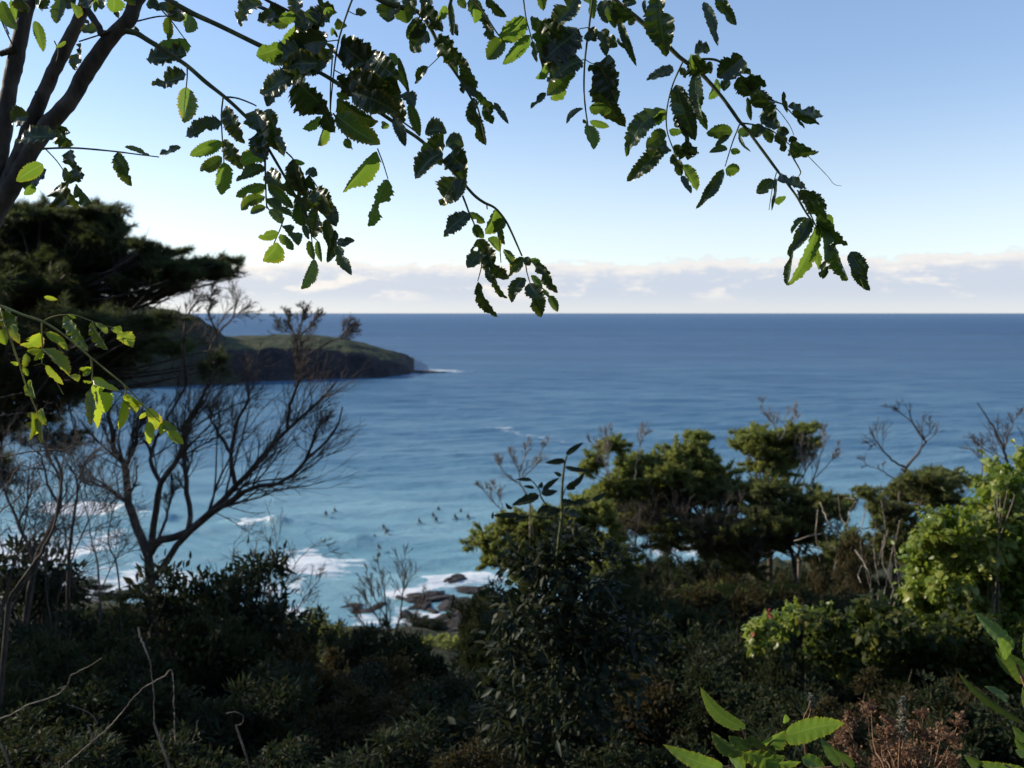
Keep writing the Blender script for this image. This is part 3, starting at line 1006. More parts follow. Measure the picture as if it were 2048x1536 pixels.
def leaf_block(mb, text, ox, oy, s, yel=0.3, dd=0.0, jit=0.05, teeth=13, depth=None, shape='lance', lit=None, wf=1.0):
    for ent in text.replace('\n', ';').split(';'):
        e = ent.split()
        if len(e) < 6:
            continue
        fl = e[0]
        x0, y0, x1, y1, wd = (float(k) for k in e[1:6])
        x0, x1, y0, y1 = ox + x0 * s, ox + x1 * s, oy + y0 * s, oy + y1 * s
        base = (depth if depth is not None else leaf_depth((x0 + x1) / 2, (y0 + y1) / 2)) + dd
        d0 = base + rng.normal(0, jit)
        d1 = d0 + rng.normal(0, 0.25) * math.hypot(x1 - x0, y1 - y0) / F * base
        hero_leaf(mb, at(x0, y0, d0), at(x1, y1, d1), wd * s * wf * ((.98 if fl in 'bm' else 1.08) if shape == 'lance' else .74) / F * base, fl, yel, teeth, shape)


def px_line(mb, pts, ox, oy, s, r0, r1, dd=0.0, depth=None, n=None, sides=7, wob=0.0):
    P = []
    for x, y in pts:
        X, Y = ox + x * s, oy + y * s
        d = (depth if depth is not None else leaf_depth(X, Y)) + dd
        P.append(at(X, Y, d))
    return limb(mb, P, r0, r1, n, sides, wob)


ZA, ZB, ZC, ZD, ZE = (0, 0, .17578), (440, 0, .19531), (740, 0, .19531), (1000, 0, .19531), (1350, 50, .19531)
ZG, ZH, ZI, ZJ, ZK, ZR = (0, 590, .19531), (480, 260, .2149), (820, 230, .2735), (1540, 360, .15625), (0, 0, .3418), (950, 0, .4395)
ONE = (0, 0, 1.0)


def build_overhanging_tree():
    root = empty('overhanging_tree', (-1.75, 2.0, float(ground_z(-1.75, 2.0))),
                 'grey stemmed tree with toothed feather leaves hanging over the sea view', 'tree')
    gz = root.location.z
    base = np.array(root.location)
    # three stems
    for pts, r0, r1 in [([(62, -40), (55, 5), (36, 100), (19, 178), (6, 264), (-14, 400), (-60, 560), (-160, 760)], .0145, .021),
                        ([(195, -60), (170, 8), (149, 58), (113, 130), (78, 208), (57, 260), (30, 335), (-8, 430), (-70, 570), (-170, 770)], .0115, .021),
                        ([(330, -70), (277, -5), (258, 38), (220, 78), (176, 140), (138, 205), (96, 250), (62, 300), (34, 352), (-4, 420), (-76, 560), (-180, 780)], 0.0135, .023)]:
        mb = MB()
        P = [at(x, y, leaf_depth(x, y) + 0.12) for x, y in pts]
        P = P + [P[-1] * 0.5 + base * 0.5 + np.array([-0.03, 0, 0]), base + rng.normal(0, 0.03, 3) * np.array([1, 1, 0]) - np.array([0, 0, 0.1])]
        line = limb(mb, P, r0, r1, 70, 12, 0.0006)
        for k in range(7):                            # nodes and old leaf scars
            i = rng.integers(4, 40)
            d = nrm(rng.normal(size=3))
            limb(mb, [line[i], line[i] + d * (r0 + .006), line[i] + d * (r0 + .011)], .006, .003, 4, 6)
        mb.build('trunk', M['bark'], root)
    # side fork joining the second and third stems
    mb = MB()
    px_line(mb, [(218, 70), (203, 66), (196, 52), (178, 24), (165, 2), (150, -40)], *ONE, .009, .006, .11, sides=8)
    px_line(mb, [(222, 62), (205, 68), (158, 83)], *ONE, .0018, .0015, .1)
    px_line(mb, [(268, 44), (310, 34), (335, 32)], *ONE, .0018, .0014, .1)
    px_line(mb, [(0, 108), (18, 102), (30, 96)], *ONE, .006, .008, .1)
    px_line(mb, [(0, 34), (12, 62), (26, 92)], *ONE, .0018, .0016, .1)
    px_line(mb, [(18, 68), (8, 45), (-5, 30)], *ONE, .0014, .0012, .1)
    mb.build('branch', M['bark'], root)
    mb = MB()
    leaf_block(mb, """b 120 0 210 360 130; m 20 10 200 340 150; b 410 240 490 590 120; m 690 -40 640 270 150; b 830 40 880 210 110
d 560 -20 470 130 130; b 1090 -20 1075 140 60; d 1150 -20 1160 110 90; b 1290 -40 1280 140 190; d 1340 60 1350 210 60; d 260 -60 330 150 170; d 420 -60 560 60 150
d 1110 360 910 340 100; b 750 470 630 540 40; d 920 490 920 620 60; d 880 600 850 800 110; d 1500 290 1590 350 50; d 330 1320 130 1400 200; d 660 1450 800 1500 90
d 760 -60 860 90 180; d 980 -80 1010 100 150; d 1480 -80 1540 60 120; d 1660 60 1840 120 120; m 1850 20 1960 180 140; d 1980 0 2020 200 120""", *ZA, dd=.05, yel=.5)
    leaf_block(mb, """m 985 100 985 230 60; b 1110 80 1090 190 90; d 1040 40 1050 130 110; b 1090 230 950 280 110; d 330 750 430 850 80; d 400 880 490 1050 90
b 250 960 95 1060 90; d 270 990 150 1130 100; b 200 1080 140 1140 50; d 330 1090 390 1200 140; d 390 1060 480 1220 60; d 370 990 480 1060 70; d 440 1090 540 1190 80
d 330 800 80 830 90; d 690 890 770 1090 80; d 730 860 880 915 30; d 935 905 1060 860 45""", *ZK, yel=.5, dd=.03)
    br = MB()
    px_line(br, [(80, 300), (92, 297), (150, 296), (222, 302), (270, 308), (318, 314)], *ONE, .0026, .0012, .03)
    px_line(br, [(318, 240), (342, 300), (330, 360)], *ZK, .0014, .001, .03)
    px_line(br, [(90, 297), (112, 320), (130, 345)], *ONE, .0014, .001, .03)
    px_line(br, [(319, 15), (345, 45), (362, 68), (382, 94)], *ONE, .0016, .001, .03)
    b = br.build('branch', M['green_stem'], root)
    mb.build('foliage', M['hero'], b)

    # first long branch, down to the hanging leaf pairs
    br = MB()
    px_line(br, [(252, 62), (272, 66), (295, 80), (321, 96), (372, 130), (410, 163), (448, 193), (480, 222), (509, 253), (543, 308), (588, 386), (606, 420), (624, 470)], *ONE, .0062, .0018, 0)
    px_line(br, [(1095, 400), (1095, 450), (1090, 510)], *ZK, .0016, .0012)
    px_line(br, [(1305, 570), (1295, 680), (1300, 800), (1310, 940), (1300, 960)], *ZK, .0018, .001)
    px_line(br, [(1310, 565), (1390, 575), (1470, 605), (1500, 620)], *ZK, .002, .0014)
    px_line(br, [(1545, 880), (1550, 980), (1555, 1090), (1560, 1220)], *ZK, .0018, .0014)
    px_line(br, [(410, 820), (370, 930), (340, 1000), (310, 1070)], *ZH, .0014, .0012)
    px_line(br, [(235, 180), (236, 380), (240, 560), (255, 720), (330, 770), (410, 820)], *ZH, .0018, .0012)
    px_line(br, [(430, 205), (490, 265), (560, 370), (610, 480), (650, 620)], *ZH, .0018, .0014)
    px_line(br, [(640, 420), (700, 500), (740, 570)], *ZH, .0014, .001)
    px_line(br, [(600, 700), (650, 900), (670, 1040), (690, 1210)], *ZH, .0016, .001)
    px_line(br, [(740, 740), (830, 860), (900, 1060)], *ZH, .0018, .001)
    px_line(br, [(660, 980), (720, 1030)], *ZH, .0012, .001)
    b = br.build('branch', M['green_stem'], root)
    mb = MB()
    leaf_block(mb, """d 1090 320 855 345 120; d 1090 440 890 500 95; b 1090 510 1080 720 125; d 1300 720 1085 800 95; b 1300 830 1110 910 85; m 1300 920 1170 1000 80
b 1310 950 1295 1140 100; d 1310 815 1420 990 75; m 1315 900 1390 960 70; d 1320 620 1430 840 85; b 1540 890 1400 960 115; m 1550 980 1380 1060 80
b 1550 1080 1380 1150 85; m 1550 1150 1410 1230 70; m 1555 1210 1465 1250 50; d 1570 1000 1700 1120 110; m 1570 1085 1720 1220 75; b 1570 1160 1710 1270 70
m 1580 1225 1650 1310 65; b 1630 1360 1510 1390 60; m 1660 1320 1745 1440 80; b 1640 1370 1715 1465 60; b 1625 1420 1540 1530 105
d 1490 640 1560 920 130; d 1560 640 1620 880 120; d 1600 760 1660 910 60""", *ZK, yel=.55)
    leaf_block(mb, """d 500 270 600 600 130; b 500 280 605 310 55; d 560 340 640 640 130; d 610 390 720 430 90; d 640 420 720 560 80; d 690 560 860 760 200
d 650 560 760 640 90; d 740 700 690 1010 150; d 840 700 900 900 120; d 800 830 830 1110 90; d 840 880 870 1000 90; d 890 930 810 1240 95; d 900 1050 1070 1030 85
d 905 1080 1040 1350 110; d 910 1090 950 1290 45; m 560 700 590 900 150; m 590 880 640 1020 70; d 530 600 650 750 150; m 640 1030 690 1210 75; m 720 1030 760 1230 65
b 700 1210 570 1480 130; d 170 20 260 280 180; d 340 60 410 250 80; d 660 620 800 760 140; d 760 600 830 800 120; d 480 430 540 640 90; d 700 780 760 960 100""", *ZH, yel=.5)
    mb.build('foliage', M['hero'], b)

    # second branch across the dark clump to the middle tip
    br = MB()
    px_line(br, [(310, -18), (342, 3), (383, 26), (440, 52), (526, 94), (580, 118), (635, 143), (674, 166), (735, 208), (799, 252), (842, 281), (890, 326), (929, 369), (949, 391), (968, 405), (990, 416), (1009, 438), (1022, 462), (1044, 512)],
            *ONE, .0058, .0018, 0, n=80, sides=9)
    px_line(br, [(708, -10), (696, 21), (678, 78), (668, 141), (661, 221), (666, 262)], *ONE, .0022, .0012)
    px_line(br, [(665, 110), (661, 170), (660, 220)], *ONE, .0016, .0012)
    px_line(br, [(696, 22), (715, 30), (733, 24)], *ONE, .001, .0008)
    px_line(br, [(678, 80), (655, 83), (640, 88)], *ONE, .0012, .001)
    px_line(br, [(668, 140), (690, 150), (706, 146)], *ONE, .0012, .001)
    px_line(br, [(1160, 1160), (1240, 1290), (1300, 1400), (1355, 1530)], *ZB, .0018, .0012)
    px_line(br, [(755, 297), (766, 326), (776, 358)], *ONE, .0014, .001)
    px_line(br, [(385, 590), (410, 655), (435, 722), (470, 800), (490, 890)], *ZI, .0022, .0014)
    px_line(br, [(560, 650), (565, 690)], *ZI, .0014, .0012)
    px_line(br, [(525, 1040), (520, 1120), (495, 1215)], *ZI, .0013, .001)
    px_line(br, [(840, 1040), (855, 1150), (885, 1250)], *ZI, .0014, .001)
    px_line(br, [(640, 830), (655, 950), (665, 1080)], *ZI, .0014, .001)
    b = br.build('branch', M['green_stem'], root)
    mb = MB()
    leaf_block(mb, """d 430 30 200 260 150; d 700 190 380 210 180; b 760 130 600 200 120; m 700 250 480 260 130; b 880 240 620 450 170; m 900 100 1000 260 160; b 640 480 370 570 200
m 850 560 500 640 200; d 1100 420 650 600 260; d 1160 460 1060 640 150; d 1000 650 640 700 200; d 1120 130 900 300 200; d 1200 190 1300 270 110; b 1080 80 1130 180 110
d 780 -20 790 140 150; b 700 0 800 60 80; d 1000 0 1200 130 120; d 760 760 410 960 200; d 650 830 480 1090 170; d 800 780 1110 1100 320; d 1000 1050 1180 1360 170
b 1030 1190 840 1320 110; b 1090 1290 1000 1490 110; d 1150 290 1210 380 50; b 1150 280 1140 370 40; d 1390 150 1500 130 80
d 1240 420 1680 640 300; d 1250 430 1860 950 360; d 1300 780 1860 1000 300; d 1210 770 1400 1010 150; d 1350 950 1850 1180 280; d 1200 1010 1620 1250 240
b 1180 1180 1640 1480 260; b 1190 960 1330 1010 70; b 1680 1240 1660 1320 100; d 1780 1200 1900 1500 110; b 1740 540 1800 680 90; b 1780 690 1870 870 55
d 1830 590 1940 960 70; d 1870 960 1990 1100 130; m 1940 1060 2048 1400 120; d 1800 1000 1900 1230 150; m 1280 1420 1340 1520 90; d 1000 300 700 420 220; d 1050 320 880 560 240
d 900 500 560 620 220; d 1100 560 820 740 220; d 1500 620 1800 1120 260; d 1560 560 1840 820 200; d 980 180 760 330 200; d 900 640 760 900 180""", *ZB, yel=.45, jit=.035)
    leaf_block(mb, """b 1270 200 960 580 180; b 1370 460 1200 900 190""", *ZH, yel=.2)
    leaf_block(mb, """d 110 130 270 130 120; d 240 140 50 390 150; b 130 200 70 310 60; d 260 200 395 230 120; d 240 280 40 470 130; d 290 280 400 400 190
d 310 300 400 500 130; m 200 290 230 370 70; d 340 460 220 660 180; d 390 470 330 640 120; d 430 720 250 880 120; b 300 830 245 890 50; m 440 710 550 790 70
b 630 690 550 870 140; m 690 760 610 860 90; d 650 810 690 950 50; m 470 800 540 900 80; b 570 900 660 1000 80; d 490 910 600 1100 140; d 560 960 720 1200 140
d 520 1000 420 1120 100; d 470 960 440 1030 25; b 690 980 740 1110 75; d 830 1040 720 1180 80; d 840 1040 880 1100 60; d 560 1110 640 1240 60; d 610 1210 710 1340 50
d 500 1220 650 1480 75; b 880 1050 950 1150 60; d 930 1080 1080 1300 90; b 890 1170 1020 1340 65; d 840 1190 740 1370 100; d 870 1230 960 1480 130; m 1020 1320 1080 1440 70""", *ZI, yel=.6, jit=.03)
    mb.build('foliage', M['hero'], b)

    # thin branches entering behind the clump
    br = MB()
    px_line(br, [(440, -30), (492, 0), (530, 18), (577, 36), (640, 75), (690, 128), (720, 165)], *ONE, .005, .002, .09)
    px_line(br, [(500, -24), (533, 0), (590, 30), (650, 84), (706, 147), (770, 215), (830, 262)], *ONE, .0035, .0018, .06)
    b = br.build('branch', M['bark'], root)
    mb = MB()
    leaf_block(mb, "d 1300 560 1560 760 160; d 1560 800 1800 960 180; m 700 140 620 260 90; d 560 120 420 230 110; d 1760 1100 1900 1240 130", *ZB, yel=.4, dd=.08)
    mb.build('foliage', M['hero'], b)

    # third branch with the twisted leaf strings
    br = MB()
    px_line(br, [(720, -30), (760, 0), (800, 14), (838, 25), (865, 64), (877, 94), (888, 113), (922, 162), (945, 201), (957, 221), (972, 287)], *ONE, .006, .0012, 0, n=50)
    px_line(br, [(905, -20), (902, 0), (898, 25), (906, 70)], *ONE, .0045, .002)
    px_line(br, [(879, 113), (868, 124), (855, 136)], *ONE, .001, .0008)
    px_line(br, [(930, -12), (958, 12), (990, 60), (1005, 80)], *ONE, .0022, .0012)
    px_line(br, [(1044, -14), (1047, 0), (1052, 35), (1062, 72), (1075, 120)], *ONE, .0018, .001)
    b = br.build('branch', M['green_stem'], root)
    mb = MB()
    leaf_block(mb, """d 230 -10 180 230 220; m 360 40 380 240 220; d 480 60 300 20 150; d 430 200 600 420 200; m 500 230 380 400 150; d 600 330 420 530 200; d 520 50 740 300 170
d 600 -20 560 80 130; b 780 60 700 200 90; d 640 120 750 320 110; w 830 20 850 360 60; d 880 240 900 370 60; d 700 350 960 660 200; m 720 500 900 760 110; d 960 660 1100 900 130
d 940 760 1090 1000 120; d 930 850 960 960 60; d 1090 920 1310 1120 90; d 1270 1050 1420 1270 60; d 1060 1000 1190 1490 160; d 1180 1060 1260 1270 120
d 590 680 460 860 90; m 900 -10 980 90 90; m 1030 0 1150 150 150; d 1020 -10 1230 260 130; d 1190 200 1330 430 120; b 1060 90 1070 240 100; d 1190 -20 1400 170 90
b 1590 180 1320 420 220; m 1370 400 1200 610 190; b 1640 360 1360 660 140; d 700 460 880 640 120; d 860 560 1000 820 110; d 400 20 470 150 120""", *ZC, yel=.3)
    leaf_block(mb, """d 800 -30 530 280 210; d 310 180 570 320 150; m 330 350 490 460 100; d 330 420 380 640 70; b 370 420 430 600 80; d 420 220 640 400 180""", *ZD, yel=.3)
    mb.build('foliage', M['hero'], b)

    # fourth: straight hanging stalk with large leaves
    br = MB()
    px_line(br, [(1192, -40), (1185, 0), (1178, 55), (1170, 119), (1168, 176), (1171, 217), (1176, 252)], *ONE, .0024, .0014)
    px_line(br, [(910, 280), (800, 300), (720, 350)], *ZD, .001, .0008)
    px_line(br, [(910, 285), (1000, 320), (1040, 330)], *ZD, .001, .0008)
    px_line(br, [(870, 605), (800, 630), (740, 650)], *ZD, .001, .0008)
    px_line(br, [(870, 605), (920, 640), (960, 655)], *ZD, .001, .0008)
    b = br.build('branch', M['green_stem'], root)
    mb = MB()
    leaf_block(mb, """d 800 300 420 650 330; d 790 340 450 780 300; b 470 650 360 800 100; d 840 620 480 840 220; m 760 700 480 980 200; b 640 860 520 1020 150; d 470 950 310 1110 75
d 910 300 990 420 150; d 1030 320 1090 580 110; d 1040 310 1200 480 150; d 1200 390 1290 500 40; d 1030 10 1100 240 130; m 1100 60 1180 290 120
d 1110 560 1290 1300 270; d 920 660 1010 720 90; d 960 650 1220 760 130; d 1000 640 1200 1060 230; d 850 1110 680 1270 55; b 915 1100 1140 1140 140; b 920 1240 1120 1300 85
b 900 1280 960 1530 140; d 850 1220 900 1300 40""", *ZD, yel=.25)
    mb.build('foliage', M['hero'], b)

    # fifth: the long branch reaching furthest over the water
    br = MB()
    px_line(br, [(1180, -60), (1210, -22), (1238, 8), (1268, 31), (1322, 78), (1350, 106), (1365, 119), (1400, 145), (1438, 187), (1460, 216), (1479, 243), (1491, 255), (1508, 278), (1553, 339), (1559, 347), (1590, 388), (1612, 425), (1627, 446)],
            *ONE, .0054, .0017, 0, n=80, sides=9)
    px_line(br, [(1377, 122), (1420, 118), (1448, 128), (1500, 165), (1545, 200), (1567, 210), (1592, 236)], *ONE, .0028, .001)
    px_line(br, [(1365, 125), (1346, 168), (1334, 217), (1334, 260), (1346, 297), (1352, 312)], *ONE, .0018, .001)
    px_line(br, [(1479, 249), (1465, 285), (1450, 333)], *ONE, .0015, .001)
    px_line(br, [(1547, 210), (1563, 228), (1580, 252), (1588, 271)], *ONE, .0008, .0006)
    px_line(br, [(1614, 310), (1653, 350), (1668, 368), (1683, 372)], *ONE, .0007, .0004)
    px_line(br, [(1577, 300), (1590, 322), (1601, 343), (1598, 352)], *ONE, .0016, .001)
    px_line(br, [(1484, 246), (1510, 250), (1545, 262), (1580, 290)], *ONE, .0018, .001)
    px_line(br, [(1553, 345), (1545, 375), (1538, 420)], *ONE, .001, .0006)
    px_line(br, [(350, 130), (450, 300), (560, 530), (600, 640), (620, 800)], *ZJ, .0016, .001)
    px_line(br, [(740, 720), (830, 880), (1000, 1270)], *ZJ, .0012, .0006)
    px_line(br, [(1010, 1080), (1140, 1240), (1210, 1400)], *ZJ, .0012, .0006)
    b = br.build('branch', M['green_stem'], root)
    mb = MB()
    leaf_block(mb, """d 1160 40 1370 170 170; d 1210 170 1400 680 80; d 1370 160 1320 260 80; d 1620 -60 1700 580 280; d 1480 0 1490 150 40; d 1250 20 1400 30 90; d 1060 20 1300 90 130
d 1770 680 1500 820 90; d 1770 690 1640 790 90; d 1860 690 1900 800 70; b 1970 560 1960 760 90; d 1800 870 2000 1440 210; w 1840 960 1950 1160 60
d 1690 1120 1290 1600 210; b 1690 1130 1550 1280 110; m 1750 1120 1900 1140 110; w 1800 1190 1860 1300 50; b 1730 1330 1870 1340 85; m 1690 1340 1560 1440 140
d 1650 1480 1500 1530 140; d 1860 1300 1930 1500 60; m 1780 1490 1940 1536 70""", *ZD, yel=.2)
    leaf_block(mb, """d 870 640 690 825 80; m 860 600 780 660 70; d 890 680 810 715 55; d 905 660 1000 715 45; d 960 640 1010 700 55; d 900 700 940 800 50
b 945 750 1010 870 55; d 940 800 985 880 30; d 1130 770 1005 950 55; b 1140 770 1205 770 60; d 1360 820 1280 880 60; d 1370 810 1350 960 18; b 1360 910 1415 895 40
d 1100 -20 1190 115 55; d 1040 10 1105 210 45""", *ZR, yel=.2)
    leaf_block(mb, """d 200 280 360 260 130; d 190 300 350 480 190; d 350 370 370 500 80; b 180 300 180 510 90; d 220 480 330 1080 150; w 240 700 290 960 60
d 690 320 430 540 210; d 700 350 500 580 200; d 520 560 500 680 100; b 440 560 340 760 110; d 640 540 790 720 160; d 700 430 770 510 70; d 740 530 940 620 150
d 720 560 860 700 180; d 740 740 780 980 60; d 800 660 1010 1060 200; d 840 700 990 800 170; d 880 950 1070 1060 130; d 900 1030 800 1150 140; m 640 1100 800 1080 110
m 590 1090 320 1110 150; d 560 1130 410 1240 60; w 660 1110 780 1300 35; d 920 1060 990 1210 110; d 1040 1080 1170 1110 100; d 1060 1090 1120 1300 130
d 1190 1180 1470 1300 120; d 1210 1210 1360 1340 110; d 1180 1140 1250 1180 70; d 1160 830 1520 930 110; d 1200 880 1480 1020 80; d 1110 680 1150 900 50; d 1250 960 1330 1060 30
m 535 1265 350 1305 80; b 570 1280 670 1300 75""", *ZE, yel=.15)
    leaf_block(mb, """d 90 0 470 110 150; d 390 120 720 380 200; d 480 200 820 640 200; b 700 460 800 580 90; d 620 520 1000 830 170; w 470 490 280 690 70; d 520 490 220 960 180
b 600 580 230 1350 190; w 300 900 225 1350 80; b 610 560 630 1150 140; b 640 560 700 1080 150; w 720 1040 650 1250 60; d 740 1100 670 1270 70; d 760 830 800 920 80
w 820 800 1000 1280 150; d 1030 920 1250 1280 200; d 1050 1100 1280 1420 130""", *ZJ, yel=.15, jit=.02)
    mb.build('foliage', M['hero'], b)

    # crown above the frame, which shades the hanging leaves
    br, mb = MB(), MB()
    for k in range(26):
        x0 = rng.uniform(-500, 1500)
        y0 = rng.uniform(-900, -120)
        d = rng.uniform(1.35, 2.3)
        a = at(x0 - rng.uniform(60, 200), y0 - rng.uniform(20, 120), d)
        e = at(x0 + 180, y0 + 60, d + rng.uniform(-.15, .15))
        limb(br, [a, (a + e) / 2 + np.array([0, 0, .02]), e], .004, .0015, 8, 6)
        for t in np.linspace(0.1, 1, 7):
            p = a * (1 - t) + e * t
            for sgn in (-1, 1):
                dv = nrm(np.array([0.5, rng.normal(0, .5), -0.7 + 0.4 * sgn * rng.random()]) + rng.normal(0, .3, 3))
                hero_leaf(mb, p, p + dv * rng.uniform(.06, .12), rng.uniform(.025, .045), 'm', .3)
    b = br.build('branch', M['green_stem'], root)
    mb.build('foliage', M['hero'], b)


def build_sunlit_sapling():
    g = float(ground_z(-1.3, 1.55))
    root = empty('sapling', (-1.3, 1.55, g), 'sapling whose sunlit yellow green toothed leaves hang beside the she-oak', 'sapling')
    D = 1.5
    st = MB()
    limb(st, [np.array([-1.3, 1.55, g - .1]), np.array([-1.25, 1.55, H - .6]), at(-160, 640, D), at(-80, 600, D), at(0, 611, D)], .012, .0032, 40, 8)
    st.build('stem', M['green_stem'], root)
    br = MB()
    q = dict(depth=D)
    px_line(br, [(-10, 108), (100, 150), (220, 200), (330, 236), (430, 270), (530, 325), (640, 400), (790, 520), (930, 640), (1100, 780), (1270, 920), (1390, 1040), (1500, 1160), (1640, 1300)], *ZG, .0030, .0011, **q)
    px_line(br, [(430, 280), (430, 390), (435, 560), (430, 700)], *ZG, .0016, .001, **q)
    px_line(br, [(455, 262), (540, 222), (640, 205), (770, 208), (930, 265), (1060, 310), (1165, 335)], *ZG, .0014, .0007, **q)
    px_line(br, [(930, 640), (940, 700), (945, 880)], *ZG, .0020, .0014, **q)
    px_line(br, [(1270, 920), (1290, 970), (1282, 1030)], *ZG, .0018, .0012, **q)
    px_line(br, [(20, 160), (50, 290), (150, 570), (210, 740), (270, 930), (390, 1220)], *ZG, .0022, .0012, **q)
    px_line(br, [(430, 390), (470, 385), (540, 440), (645, 590)], *ZG, .0009, .0006, **q)
    px_line(br, [(430, 700), (490, 745), (560, 860), (650, 1020)], *ZG, .0009, .0006, **q)
    px_line(br, [(670, 225), (760, 330), (900, 580)], *ZG, .0009, .0005, **q)
    px_line(br, [(930, 300), (1010, 400), (1100, 565)], *ZG, .0009, .0005, **q)
    px_line(br, [(430, 700), (340, 725)], *ZG, .0009, .0006, **q)
    b = br.build('branch', M['yellow_stem'], root)
    mb = MB()
    leaf_block(mb, """b 410 390 220 520 160; b 480 380 700 570 100; m 430 560 280 580 90; b 420 570 350 670 70; b 450 550 710 830 140; b 720 820 800 890 80; b 470 720 650 920 75
d 660 220 900 570 110; b 700 210 780 230 40; d 940 280 1100 560 100; b 980 280 1090 400 70; b 1160 330 1360 540 170; b 940 740 810 760 70; m 930 760 850 830 70
b 950 870 1220 980 95; b 850 880 950 890 35; b 960 910 1080 1210 190; b 955 910 1000 1370 120; d 930 960 930 1340 100; b 1280 1030 1390 1210 120; b 1270 1060 1220 1380 110
m 1290 1010 1460 1140 70; b 1500 1170 1630 1270 100; b 1490 1200 1430 1270 55; b 1540 1200 1560 1400 150; b 1530 1300 1530 1530 110; b 1650 1310 1650 1430 75
d 1660 1310 1820 1380 90; b 1720 1350 1880 1530 110; d 380 1200 370 1420 120; w 320 1200 290 1490 55; w 410 1180 440 1520 55; b 360 1260 340 1440 80; m 420 1160 480 1340 70
w 270 600 230 750 75; b 190 690 110 690 50; w 320 870 370 1060 75; m 250 740 290 830 60; m 0 350 60 510 120; b 450 20 590 50 50; d 60 150 150 420 140; d 0 130 60 330 120; m 130 300 200 500 100""",
               *ZG, yel=.75, depth=D, jit=.02)
    mb.build('foliage', M['hero_painted_sun'], b)


build_overhanging_tree()
build_sunlit_sapling()


# ------------------------------------------------------------------ plants at the feet of the viewer
ZS = (1300, 1220, .36523)


